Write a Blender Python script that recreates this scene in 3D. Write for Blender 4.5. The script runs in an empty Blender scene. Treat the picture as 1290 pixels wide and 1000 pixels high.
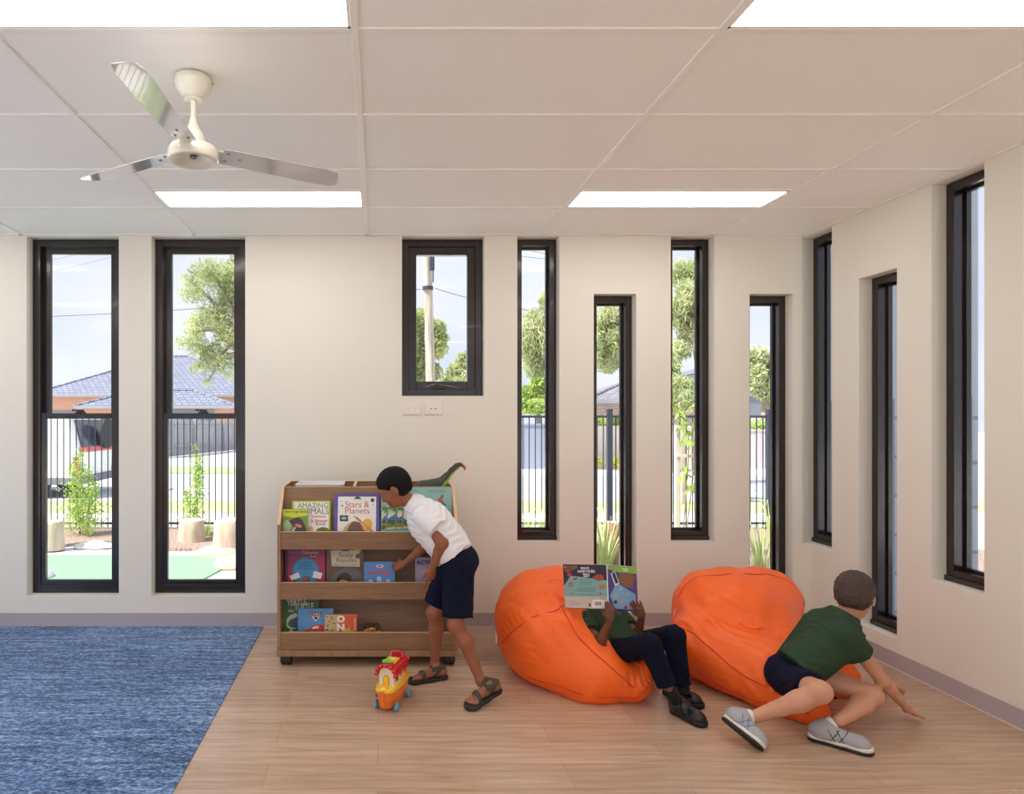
import bpy, bmesh, math, random
import numpy as np
from mathutils import Vector, Matrix, Euler

SC = bpy.context.scene
COL = SC.collection
random.seed(7)
RNG = np.random.default_rng(11)

# ------------------------------------------------------------------ camera
F, VX, VY, CH = 817.0, 476.0, 526.0, 1.4417
cam_d = bpy.data.cameras.new('camera')
cam = bpy.data.objects.new('camera', cam_d)
COL.objects.link(cam)
cam.location = (0, 0, CH)
cam.rotation_euler = (math.radians(90), 0, 0)
cam_d.sensor_width = 36
cam_d.lens = F / 1290 * 36
cam_d.shift_x = (645 - VX) / 1290
cam_d.shift_y = (VY - 500) / 1290
cam_d.clip_start = 0.05
cam_d.clip_end = 400
SC.camera = cam

# ------------------------------------------------------------------ view
SC.view_settings.view_transform = 'Standard'
SC.view_settings.look = 'None'
SC.view_settings.gamma = 1
SC.view_settings.use_curve_mapping = False
SC.view_settings.exposure = 0.46
SC.cycles.max_bounces = 12
SC.cycles.diffuse_bounces = 8
SC.cycles.transparent_max_bounces = 24
SC.cycles.sample_clamp_indirect = 8

LED_STRENGTH = 6.2
SKY_STRENGTH = 0.84
SUN_STRENGTH = 6.0

# ------------------------------------------------------------------ sky: pale, thin cloud
w = bpy.data.worlds.new('sky')
SC.world = w
w.use_nodes = True
nt = w.node_tree
nt.nodes.clear()
n_out = nt.nodes.new('ShaderNodeOutputWorld')
n_bg = nt.nodes.new('ShaderNodeBackground')
n_tc = nt.nodes.new('ShaderNodeTexCoord')
n_map = nt.nodes.new('ShaderNodeMapping')
n_map.inputs['Scale'].default_value = (1.0, 1.0, 3.0)
n_no = nt.nodes.new('ShaderNodeTexNoise')
n_no.inputs['Scale'].default_value = 2.2
n_no.inputs['Detail'].default_value = 5
n_ra = nt.nodes.new('ShaderNodeValToRGB')
n_ra.color_ramp.elements[0].position = 0.38
n_ra.color_ramp.elements[0].color = (0.70, 0.74, 0.93, 1)
n_ra.color_ramp.elements[1].position = 0.66
n_ra.color_ramp.elements[1].color = (0.93, 0.92, 0.96, 1)
nt.links.new(n_tc.outputs['Generated'], n_map.inputs['Vector'])
nt.links.new(n_map.outputs['Vector'], n_no.inputs['Vector'])
nt.links.new(n_no.outputs['Fac'], n_ra.inputs['Fac'])
nt.links.new(n_ra.outputs['Color'], n_bg.inputs['Color'])
nt.links.new(n_bg.outputs['Background'], n_out.inputs['Surface'])
n_bg.inputs['Strength'].default_value = SKY_STRENGTH

sun_d = bpy.data.lights.new('sun', 'SUN')
sun_d.energy = SUN_STRENGTH
sun_d.angle = math.radians(2)
sun_d.color = (1.0, 0.96, 0.88)
sun = bpy.data.objects.new('sun', sun_d)
COL.objects.link(sun)
sun.rotation_euler = Vector((0.60, 0.25, -0.76)).to_track_quat('-Z', 'Y').to_euler()

# ------------------------------------------------------------------ helpers
def P(px, py, Y):
    """a pixel of the photograph at distance Y, as a point of the room"""
    return Vector(((px - VX) * Y / F, Y, CH + (VY - py) * Y / F))

def lin(c):
    c = c / 255.0
    return c / 12.92 if c <= 0.04045 else ((c + 0.055) / 1.055) ** 2.4

def rgb(r, g, b):
    return (lin(r), lin(g), lin(b), 1)

MATS = {}
def mat(name, col, rough=0.5, metal=0.0, spec=0.5, noise=None, bump=None, sheen=0.0, coat=0.0,
        trans=0.0, stretch=(1, 1, 1), col2=None, sub=0.0):
    """noise=(scale, amount 0..1): colour variation; bump=(scale, strength)"""
    if name in MATS:
        return MATS[name]
    m = bpy.data.materials.new(name)
    m.use_nodes = True
    t = m.node_tree
    b = t.nodes['Principled BSDF']
    b.inputs['Base Color'].default_value = col
    b.inputs['Roughness'].default_value = rough
    b.inputs['Metallic'].default_value = metal
    b.inputs['Specular IOR Level'].default_value = spec
    b.inputs['Sheen Weight'].default_value = sheen
    b.inputs['Coat Weight'].default_value = coat
    b.inputs['Transmission Weight'].default_value = trans
    if sub:
        b.inputs['Subsurface Weight'].default_value = sub
        b.inputs['Subsurface Radius'].default_value = (0.012, 0.005, 0.003)
        b.inputs['Subsurface Scale'].default_value = 1.0
    tc = t.nodes.new('ShaderNodeTexCoord')
    mp = t.nodes.new('ShaderNodeMapping')
    mp.inputs['Scale'].default_value = stretch
    t.links.new(tc.outputs['Object'], mp.inputs['Vector'])
    if noise:
        n = t.nodes.new('ShaderNodeTexNoise')
        n.inputs['Scale'].default_value = noise[0]
        n.inputs['Detail'].default_value = 5
        t.links.new(mp.outputs['Vector'], n.inputs['Vector'])
        r = t.nodes.new('ShaderNodeValToRGB')
        a = noise[1]
        c2 = col2 or tuple(min(1, x * (1 + a)) for x in col[:3]) + (1,)
        c1 = tuple(x * (1 - a) for x in col[:3]) + (1,) if col2 is None else col
        r.color_ramp.elements[0].position = 0.32
        r.color_ramp.elements[1].position = 0.68
        r.color_ramp.elements[0].color = c1
        r.color_ramp.elements[1].color = c2
        t.links.new(n.outputs['Fac'], r.inputs['Fac'])
        t.links.new(r.outputs['Color'], b.inputs['Base Color'])
    if bump:
        n = t.nodes.new('ShaderNodeTexNoise')
        n.inputs['Scale'].default_value = bump[0]
        n.inputs['Detail'].default_value = 3
        t.links.new(mp.outputs['Vector'], n.inputs['Vector'])
        bp = t.nodes.new('ShaderNodeBump')
        bp.inputs['Strength'].default_value = bump[1]
        bp.inputs['Distance'].default_value = 0.01
        t.links.new(n.outputs['Fac'], bp.inputs['Height'])
        t.links.new(bp.outputs['Normal'], b.inputs['Normal'])
    MATS[name] = m
    return m

def wloc(o):
    v = Vector((0, 0, 0))
    while o is not None:
        v += Vector(o.location)
        o = o.parent
    return v

def link_mesh(name, me, material, parent=None, smooth=False):
    o = bpy.data.objects.new(name, me)
    COL.objects.link(o)
    if material is not None and len(me.materials) == 0:
        me.materials.append(material)
    if parent is not None:
        o.parent = parent
    if smooth:
        me.shade_smooth()
    return o

def tag(o, label=None, cat=None, group=None, kind=None):
    if label: o['label'] = label
    if cat: o['category'] = cat
    if group: o['group'] = group
    if kind: o['kind'] = kind
    return o

def thing(name, label, cat, loc=(0, 0, 0), group=None):
    o = bpy.data.objects.new(name, None)
    COL.objects.link(o)
    o.location = loc
    o.empty_display_size = 0.05
    return tag(o, label, cat, group)

def copy_tree(o, parent=None):
    c = o.copy()
    COL.objects.link(c)
    if parent is not None:
        c.parent = parent
    for ch in list(o.children):
        copy_tree(ch, c)
    return c

class MB:
    """collects shapes in world coordinates, links them as one mesh object"""
    def __init__(self):
        self.v, self.f = [], []
    def add(self, vs, fs):
        n = len(self.v)
        self.v += [tuple(p) for p in vs]
        self.f += [tuple(i + n for i in f) for f in fs]
        return self
    def box(self, x0, x1, y0, y1, z0, z1):
        x0, x1 = min(x0, x1), max(x0, x1)
        y0, y1 = min(y0, y1), max(y0, y1)
        z0, z1 = min(z0, z1), max(z0, z1)
        vs = [(x0, y0, z0), (x1, y0, z0), (x1, y1, z0), (x0, y1, z0),
              (x0, y0, z1), (x1, y0, z1), (x1, y1, z1), (x0, y1, z1)]
        return self.add(vs, [(0, 3, 2, 1), (4, 5, 6, 7), (0, 1, 5, 4), (1, 2, 6, 5), (2, 3, 7, 6), (3, 0, 4, 7)])
    def prism(self, pts, off):
        """polygon pts (3D, in order) thickened by vector off"""
        pts = [Vector(p) for p in pts]
        off = Vector(off)
        n = len(pts)
        nrm = Vector((0, 0, 0))
        for i in range(n):
            nrm += (pts[i] - pts[0]).cross(pts[(i + 1) % n] - pts[0])
        vs = pts + [p + off for p in pts]
        flip = nrm.dot(off) > 0
        a = tuple(range(n)); b = tuple(range(n, 2 * n))
        fs = [a[::-1] if flip else a, b if flip else b[::-1]]
        for i in range(n):
            j = (i + 1) % n
            q = (i, j, n + j, n + i)
            fs.append(q if flip else q[::-1])
        return self.add(vs, fs)
    def tube(self, pts, r, seg=10, caps=True, flat=1.0):
        pts = [Vector(p) for p in pts]
        rs = r if isinstance(r, (list, tuple)) else [r] * len(pts)
        n = len(pts)
        base = len(self.v)
        prev = None
        for i, p in enumerate(pts):
            d = (pts[min(i + 1, n - 1)] - pts[max(i - 1, 0)]).normalized()
            if prev is None:
                a = d.orthogonal().normalized()
            else:
                a = (prev - d * prev.dot(d)).normalized()
            prev = a
            b = d.cross(a)
            for k in range(seg):
                t = 2 * math.pi * k / seg
                self.v.append(tuple(p + a * (math.cos(t) * rs[i]) + b * (math.sin(t) * rs[i] * flat)))
        for i in range(n - 1):
            for k in range(seg):
                k2 = (k + 1) % seg
                self.f.append((base + i * seg + k, base + i * seg + k2, base + (i + 1) * seg + k2, base + (i + 1) * seg + k))
        if caps:
            self.f.append(tuple(base + k for k in range(seg))[::-1])
            self.f.append(tuple(base + (n - 1) * seg + k for k in range(seg)))
        return self
    def lathe(self, prof, c, seg=32, axis='z'):
        """prof: (radius, height) list"""
        c = Vector(c)
        base = len(self.v)
        for (r, h) in prof:
            for k in range(seg):
                t = 2 * math.pi * k / seg
                if axis == 'z': q = Vector((r * math.cos(t), r * math.sin(t), h))
                elif axis == 'y': q = Vector((r * math.cos(t), h, -r * math.sin(t)))
                else: q = Vector((h, r * math.cos(t), r * math.sin(t)))
                self.v.append(tuple(c + q))
        n = len(prof)
        for i in range(n - 1):
            for k in range(seg):
                k2 = (k + 1) % seg
                self.f.append((base + i * seg + k, base + i * seg + k2, base + (i + 1) * seg + k2, base + (i + 1) * seg + k))
        if prof[0][0] > 1e-5:
            self.f.append(tuple(base + k for k in range(seg))[::-1])
        if prof[-1][0] > 1e-5:
            self.f.append(tuple(base + (n - 1) * seg + k for k in range(seg)))
        return self
    def build(self, name, material, parent=None, smooth=False, bevel=0.0, seg=2, xf=None):
        off = wloc(parent) if parent is not None else Vector((0, 0, 0))
        me = bpy.data.meshes.new(name)
        vs = self.v
        if xf is not None:
            vs = [tuple(xf @ Vector(p)) for p in vs]
        me.from_pydata([(a - off.x, b - off.y, c - off.z) for a, b, c in vs], [], self.f)
        me.update()
        o = link_mesh(name, me, material, parent)
        if bevel > 0:
            m = o.modifiers.new('bevel', 'BEVEL')
            m.width = bevel
            m.segments = seg
            m.limit_method = 'ANGLE'
            m.angle_limit = math.radians(35)
        if smooth:
            me.shade_smooth()
            try:
                me.set_sharp_from_angle(angle=math.radians(40))
            except Exception:
                pass
        return o

# ------------------------------------------------------------------ smooth solids on a grid
class Solid:
    """a smooth union of round cones and ellipsoids, meshed as one continuous skin"""
    def __init__(self):
        self.pr = []
    def cone(self, a, ra, b, rb, k=0.02):
        self.pr.append(('c', Vector(a), ra, Vector(b), rb, k)); return self
    def cut(self, a, ra, b, rb, k=0.02):           # flat at end b
        self.pr.append(('cc', Vector(a), ra, Vector(b), rb, k)); return self
    def ell(self, c, r, R=None, k=0.02):
        self.pr.append(('e', Vector(c), Vector(r), R, k)); return self
    def ball(self, c, r, k=0.02):
        return self.ell(c, (r, r, r), None, k)
    def sub(self, kind, *a, k=0.02):
        self.pr.append(('-', kind, a, k)); return self
    def chain(self, pts, rs, k=0.02):
        for i in range(len(pts) - 1):
            self.cone(pts[i], rs[i], pts[i + 1], rs[i + 1], k)
        return self
    @staticmethod
    def dist(p, X, Y, Z):
        t = p[0]
        if t in ('c', 'cc'):
            a, ra, b, rb = p[1], p[2], p[3], p[4]
            ab = b - a
            L2 = max(ab.length_squared, 1e-9)
            T = ((X - a.x) * ab.x + (Y - a.y) * ab.y + (Z - a.z) * ab.z) / L2
            if t == 'c':
                Tc = np.clip(T, 0, 1)
            else:
                Tc = np.clip(T, 0, 1.6)
            d = np.sqrt((X - a.x - Tc * ab.x) ** 2 + (Y - a.y - Tc * ab.y) ** 2 + (Z - a.z - Tc * ab.z) ** 2) - (ra + (rb - ra) * np.clip(Tc, 0, 1))
            if t == 'cc':
                d = np.maximum(d, (T - 1) * math.sqrt(L2))
            return d
        c, r, R = p[1], p[2], p[3]
        x, y, z = X - c.x, Y - c.y, Z - c.z
        if R is not None:
            Ri = R.transposed()
            x, y, z = (Ri[0][0] * x + Ri[0][1] * y + Ri[0][2] * z,
                       Ri[1][0] * x + Ri[1][1] * y + Ri[1][2] * z,
                       Ri[2][0] * x + Ri[2][1] * y + Ri[2][2] * z)
        k0 = np.sqrt((x / r.x) ** 2 + (y / r.y) ** 2 + (z / r.z) ** 2)
        k1 = np.sqrt((x / r.x ** 2) ** 2 + (y / r.y ** 2) ** 2 + (z / r.z ** 2) ** 2) + 1e-6
        return k0 * (k0 - 1) / k1
    @staticmethod
    def bb(p):
        if p[0] in ('c', 'cc'):
            a, b, r = p[1], p[3], max(p[2], p[4])
            return (Vector((min(a[i], b[i]) - r for i in range(3))), Vector((max(a[i], b[i]) + r for i in range(3))))
        r = max(p[2])
        return p[1] - Vector((r, r, r)), p[1] + Vector((r, r, r))
    def grid(self, h, disp=None, clip=None, inflate=0.0):
        solids = [p for p in self.pr if p[0] != '-']
        lo = Vector((min(self.bb(p)[0][i] for p in solids) for i in range(3)))
        hi = Vector((max(self.bb(p)[1][i] for p in solids) for i in range(3)))
        m = 4 * h + 0.012 + inflate
        lo -= Vector((m, m, m)); hi += Vector((m, m, m))
        n = [int((hi[i] - lo[i]) / h) + 2 for i in range(3)]
        ax = [np.arange(n[i], dtype=np.float32) * h + lo[i] for i in range(3)]
        D = np.full(n, 0.08, dtype=np.float32)
        for p in self.pr:
            if p[0] == '-':
                q = (p[1],) + p[2] + (p[3],)
                k = p[3]
                a, b = self.bb(q)
            else:
                k = p[-1]
                a, b = self.bb(p)
            e = k + 3 * h + inflate + 0.01
            s = tuple(slice(max(0, int((a[i] - e - lo[i]) / h)), min(n[i], int((b[i] + e - lo[i]) / h) + 2)) for i in range(3))
            X, Y, Z = np.meshgrid(ax[0][s[0]], ax[1][s[1]], ax[2][s[2]], indexing='ij', sparse=True)
            if p[0] == '-':
                d = -self.dist(q, X, Y, Z)
                o = D[s]
                hh = np.maximum(k - np.abs(o - d), 0) / k
                D[s] = np.maximum(o, d) + hh * hh * k * 0.25
            else:
                d = self.dist(p, X, Y, Z)
                o = D[s]
                hh = np.maximum(k - np.abs(o - d), 0) / k
                D[s] = np.minimum(o, d) - hh * hh * k * 0.25
        D -= inflate
        X, Y, Z = np.meshgrid(ax[0], ax[1], ax[2], indexing='ij', sparse=True)
        if disp is not None:
            D += disp(X, Y, Z).astype(np.float32)
        if clip is not None:
            D = np.maximum(D, clip(X, Y, Z).astype(np.float32))
        return D, lo, h
    def build(self, name, material, parent=None, h=0.005, disp=None, clip=None, inflate=0.0, smooth=2):
        D, lo, h = self.grid(h, disp, clip, inflate)
        V, Q = nets(D, lo, h)
        for _ in range(smooth):
            V = relax(V, Q, 0.5)
        off = wloc(parent) if parent is not None else Vector((0, 0, 0))
        V = V - np.array(off, dtype=np.float64)
        me = bpy.data.meshes.new(name)
        me.vertices.add(len(V)); me.vertices.foreach_set('co', V.astype(np.float32).ravel())
        me.loops.add(len(Q) * 4); me.loops.foreach_set('vertex_index', Q.astype(np.int32).ravel())
        me.polygons.add(len(Q))
        me.polygons.foreach_set('loop_start', np.arange(0, len(Q) * 4, 4, dtype=np.int32))
        me.update(calc_edges=True)
        me.validate()
        return link_mesh(name, me, material, parent, smooth=True)

def nets(D, lo, h):
    nx, ny, nz = D.shape
    S = D < 0
    cs = (nx - 1, ny - 1, nz - 1)
    acc = np.zeros((cs[0] * cs[1] * cs[2], 4), dtype=np.float64)
    quads = []
    st = (cs[1] * cs[2], cs[2], 1)
    for ax in range(3):
        sl0 = [slice(None)] * 3; sl1 = [slice(None)] * 3
        sl0[ax] = slice(0, -1); sl1[ax] = slice(1, None)
        ch = S[tuple(sl0)] != S[tuple(sl1)]
        idx = np.argwhere(ch)
        if len(idx) == 0: continue
        o1, o2 = [(1, 2), (2, 0), (0, 1)][ax]
        ok = (idx[:, o1] > 0) & (idx[:, o2] > 0) & (idx[:, o1] < D.shape[o1] - 1) & (idx[:, o2] < D.shape[o2] - 1)
        idx = idx[ok]
        j = idx.copy(); j[:, ax] += 1
        d0 = D[idx[:, 0], idx[:, 1], idx[:, 2]]; d1 = D[j[:, 0], j[:, 1], j[:, 2]]
        t = d0 / (d0 - d1)
        pt = idx.astype(np.float64); pt[:, ax] += t
        base = idx[:, 0] * st[0] + idx[:, 1] * st[1] + idx[:, 2] * st[2]
        cells = [base, base - st[o1], base - st[o1] - st[o2], base - st[o2]]
        for c in cells:
            for q in range(3):
                acc[:, q] += np.bincount(c, weights=pt[:, q], minlength=len(acc))
            acc[:, 3] += np.bincount(c, minlength=len(acc))
        q = np.stack(cells, 1)
        fl = d0 > 0
        q[fl] = q[fl][:, ::-1]
        quads.append(q)
    Q = np.concatenate(quads)
    used, inv = np.unique(Q, return_inverse=True)
    V = acc[used, :3] / acc[used, 3:4]
    V = V * h + np.array(lo)
    return V, inv.reshape(-1, 4)

def relax(V, Q, f):
    s = np.zeros_like(V); c = np.zeros(len(V))
    for a, b in ((0, 1), (1, 2), (2, 3), (3, 0)):
        for i, j in ((a, b), (b, a)):
            for k in range(3):
                s[:, k] += np.bincount(Q[:, i], weights=V[Q[:, j], k], minlength=len(V))
            c += np.bincount(Q[:, i], minlength=len(V))
    return V + f * (s / c[:, None] - V)

def folds(amp, freq, d=(0, 0, 1), warp=0.5, seed=0.0):
    """cloth wrinkles running across direction d"""
    d = Vector(d).normalized()
    a = d.orthogonal().normalized(); b = d.cross(a)
    def fn(X, Y, Z):
        u = X * d.x + Y * d.y + Z * d.z
        s = X * a.x + Y * a.y + Z * a.z
        t = X * b.x + Y * b.y + Z * b.z
        w1 = np.sin(s * freq * 0.45 + 1.3 + seed) + np.sin(t * freq * 0.38 + 2.1 * seed)
        f = np.sin(u * freq + w1 * warp * 3 + seed)
        m = 0.5 + 0.5 * np.sin(s * freq * 0.3 + t * freq * 0.23 + u * freq * .17 + seed * 3)
        return amp * (np.abs(f) ** 1.0 * 1.6 - 0.8) * m
    return fn

# ------------------------------------------------------------------ lettering and flat marks on a plane
_text_cache = {}
def text_mesh(s, bold):
    key = (s, bold)
    if key in _text_cache: return _text_cache[key]
    cu = bpy.data.curves.new('lettering', 'FONT')
    cu.body = s
    cu.offset = bold
    cu.resolution_u = 3
    o = bpy.data.objects.new('lettering', cu)
    COL.objects.link(o)
    dg = bpy.context.evaluated_depsgraph_get()
    me = bpy.data.meshes.new_from_object(o.evaluated_get(dg))
    bpy.data.objects.remove(o)
    bpy.data.curves.remove(cu)
    vs = [tuple(v.co) for v in me.vertices]
    fs = [tuple(p.vertices) for p in me.polygons]
    bpy.data.meshes.remove(me)
    _text_cache[key] = (vs, fs)
    return vs, fs

class Plane:
    """a plane through o with unit right r and up u; marks are traced on it"""
    def __init__(self, o, r, u):
        self.o, self.r = Vector(o), Vector(r).normalized()
        u = Vector(u); self.u = (u - self.r * u.dot(self.r)).normalized()
        self.n = self.r.cross(self.u).normalized()
    def px(self, x, y):
        d = P(x, y, 1.0) - Vector((0, 0, CH))
        c = Vector((0, 0, CH))
        t = (self.o - c).dot(self.n) / d.dot(self.n)
        q = c + d * t - self.o
        return (q.dot(self.r), q.dot(self.u))
    def pt(self, a, b, e=0.0):
        return self.o + self.r * a + self.u * b + self.n * e
    def poly(self, name, pts, m, parent, e=0.0006, th=0.0003, raw=False):
        q = pts if raw else [self.px(*p) for p in pts]
        mb = MB()
        mb.prism([self.pt(a, b, e) for a, b in q], self.n * th)
        return mb.build(name, m, parent)
    def polys(self, name, plist, m, parent, e=0.0006, th=0.0003):
        mb = MB()
        for pts in plist:
            mb.prism([self.pt(*self.px(*p), e) for p in pts], self.n * th)
        return mb.build(name, m, parent)
    def oval(self, cx, cy, rx, ry, n=18, rot=0):
        return [(cx + rx * math.cos(t) * math.cos(rot) - ry * math.sin(t) * math.sin(rot),
                 cy + rx * math.cos(t) * math.sin(rot) + ry * math.sin(t) * math.cos(rot))
                for t in [2 * math.pi * k / n for k in range(n)]]
    def text(self, name, s, x0, x1, y0, y1, m, parent, bold=0.0, e=0.0012, slant=0.0):
        """lettering filling the pixel box x0..x1, y0 (top)..y1 (bottom)"""
        vs, fs = text_mesh(s, bold)
        ax = min(v[0] for v in vs); bx = max(v[0] for v in vs)
        ay = min(v[1] for v in vs); by = max(v[1] for v in vs)
        mb = MB()
        out = []
        for v in vs:
            u = (v[0] - ax) / (bx - ax); t = (v[1] - ay) / (by - ay)
            a, b = self.px(x0 + (x1 - x0) * u, y1 + (y0 - y1) * t + slant * u)
            out.append(self.pt(a, b, e))
        mb.add(out, fs)
        return mb.build(name, m, parent)
# ================================================================== ROOM
YB, XR, XL, YF, ZC = 4.47, 2.972, -4.3, -3.2, 2.70
FRY = YB + 0.077           # window frame face, back wall
FRX = XR + 0.077           # window frame face, right wall

M_WALL = mat('wall_paint', rgb(236, 231, 220), rough=0.75, spec=0.25, bump=(180, 0.03))
M_CEIL = mat('ceiling_tile', rgb(249, 247, 244), rough=0.8, spec=0.2, bump=(350, 0.05))
M_GRID = mat('ceiling_grid_metal', rgb(246, 243, 238), rough=0.35, spec=0.5)
M_FRAME = mat('window_frame_paint', rgb(38, 30, 28), rough=0.2, spec=.6, coat=.15)
M_SKIRT = mat('vinyl_skirting', rgb(184, 174, 180), rough=0.45)
M_BRICKO = mat('outside_render', rgb(205, 212, 222), rough=0.8)

def brick_mat(name, c1, c2, mortar, bw=0.24, rh=0.086, ms=0.01, rot=None, sc=1.0):
    m = bpy.data.materials.new(name); m.use_nodes = True
    t = m.node_tree; b = t.nodes['Principled BSDF']
    b.inputs['Roughness'].default_value = 0.85
    tc = t.nodes.new('ShaderNodeTexCoord')
    mp = t.nodes.new('ShaderNodeMapping')
    if rot: mp.inputs['Rotation'].default_value = rot
    br = t.nodes.new('ShaderNodeTexBrick')
    br.inputs['Scale'].default_value = 1
    br.inputs['Brick Width'].default_value = bw
    br.inputs['Row Height'].default_value = rh
    br.inputs['Mortar Size'].default_value = ms
    br.inputs['Color1'].default_value = c1
    br.inputs['Color2'].default_value = c2
    br.inputs['Mortar'].default_value = mortar
    t.links.new(tc.outputs['Object'], mp.inputs['Vector'])
    t.links.new(mp.outputs['Vector'], br.inputs['Vector'])
    t.links.new(br.outputs['Color'], b.inputs['Base Color'])
    MATS[name] = m
    return m

M_BRICK = brick_mat('pale_brick', rgb(196, 200, 210), rgb(212, 214, 222), rgb(160, 166, 178), rot=(math.radians(90), 0, 0))

def wood_floor():
    m = bpy.data.materials.new('vinyl_planks'); m.use_nodes = True
    t = m.node_tree; b = t.nodes['Principled BSDF']
    tc = t.nodes.new('ShaderNodeTexCoord')
    br = t.nodes.new('ShaderNodeTexBrick')
    br.inputs['Scale'].default_value = 1
    br.inputs['Brick Width'].default_value = 1.22
    br.inputs['Row Height'].default_value = 0.18
    br.inputs['Mortar Size'].default_value = 0.0009
    br.inputs['Mortar Smooth'].default_value = 0.3
    br.inputs['Color1'].default_value = rgb(203, 174, 150)
    br.inputs['Color2'].default_value = rgb(192, 162, 137)
    br.inputs['Mortar'].default_value = rgb(138, 110, 90)
    br.offset = 0.37
    t.links.new(tc.outputs['Object'], br.inputs['Vector'])
    mp = t.nodes.new('ShaderNodeMapping'); mp.inputs['Scale'].default_value = (1.0, 12, 1)
    t.links.new(tc.outputs['Object'], mp.inputs['Vector'])
    wv = t.nodes.new('ShaderNodeTexNoise'); wv.inputs['Scale'].default_value = 2.2
    wv.inputs['Detail'].default_value = 7; wv.inputs['Distortion'].default_value = 1.6
    t.links.new(mp.outputs['Vector'], wv.inputs['Vector'])
    wa = t.nodes.new('ShaderNodeTexWave'); wa.wave_type = 'BANDS'; wa.bands_direction = 'Y'
    wa.inputs['Scale'].default_value = 5.0; wa.inputs['Distortion'].default_value = 9
    wa.inputs['Detail'].default_value = 3; wa.inputs['Detail Scale'].default_value = 0.9
    mp2 = t.nodes.new('ShaderNodeMapping'); mp2.inputs['Scale'].default_value = (0.28, 1.3, 1)
    t.links.new(tc.outputs['Object'], mp2.inputs['Vector'])
    t.links.new(mp2.outputs['Vector'], wa.inputs['Vector'])
    ra = t.nodes.new('ShaderNodeValToRGB')
    ra.color_ramp.elements[0].position = 0.3; ra.color_ramp.elements[0].color = (0.80, 0.78, 0.76, 1)
    ra.color_ramp.elements[1].position = 0.7; ra.color_ramp.elements[1].color = (1.06, 1.06, 1.06, 1)
    t.links.new(wv.outputs['Fac'], ra.inputs['Fac'])
    mx = t.nodes.new('ShaderNodeMix'); mx.data_type = 'RGBA'; mx.blend_type = 'MULTIPLY'
    mx.inputs['Factor'].default_value = 1.0
    t.links.new(br.outputs['Color'], mx.inputs['A']); t.links.new(ra.outputs['Color'], mx.inputs['B'])
    rb = t.nodes.new('ShaderNodeValToRGB')
    rb.color_ramp.elements[0].position = 0.0; rb.color_ramp.elements[0].color = (0.93, 0.91, 0.89, 1)
    rb.color_ramp.elements[1].position = 0.6; rb.color_ramp.elements[1].color = (1.02, 1.02, 1.02, 1)
    t.links.new(wa.outputs['Fac'], rb.inputs['Fac'])
    m2 = t.nodes.new('ShaderNodeMix'); m2.data_type = 'RGBA'; m2.blend_type = 'MULTIPLY'
    m2.inputs['Factor'].default_value = 1.0
    t.links.new(mx.outputs['Result'], m2.inputs['A']); t.links.new(rb.outputs['Color'], m2.inputs['B'])
    t.links.new(m2.outputs['Result'], b.inputs['Base Color'])
    b.inputs['Roughness'].default_value = 0.27
    b.inputs['Specular IOR Level'].default_value = 0.6
    bp = t.nodes.new('ShaderNodeBump'); bp.inputs['Strength'].default_value = 0.12; bp.inputs['Distance'].default_value = 0.004
    t.links.new(wv.outputs['Fac'], bp.inputs['Height'])
    t.links.new(bp.outputs['Normal'], b.inputs['Normal'])
    return m

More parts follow.
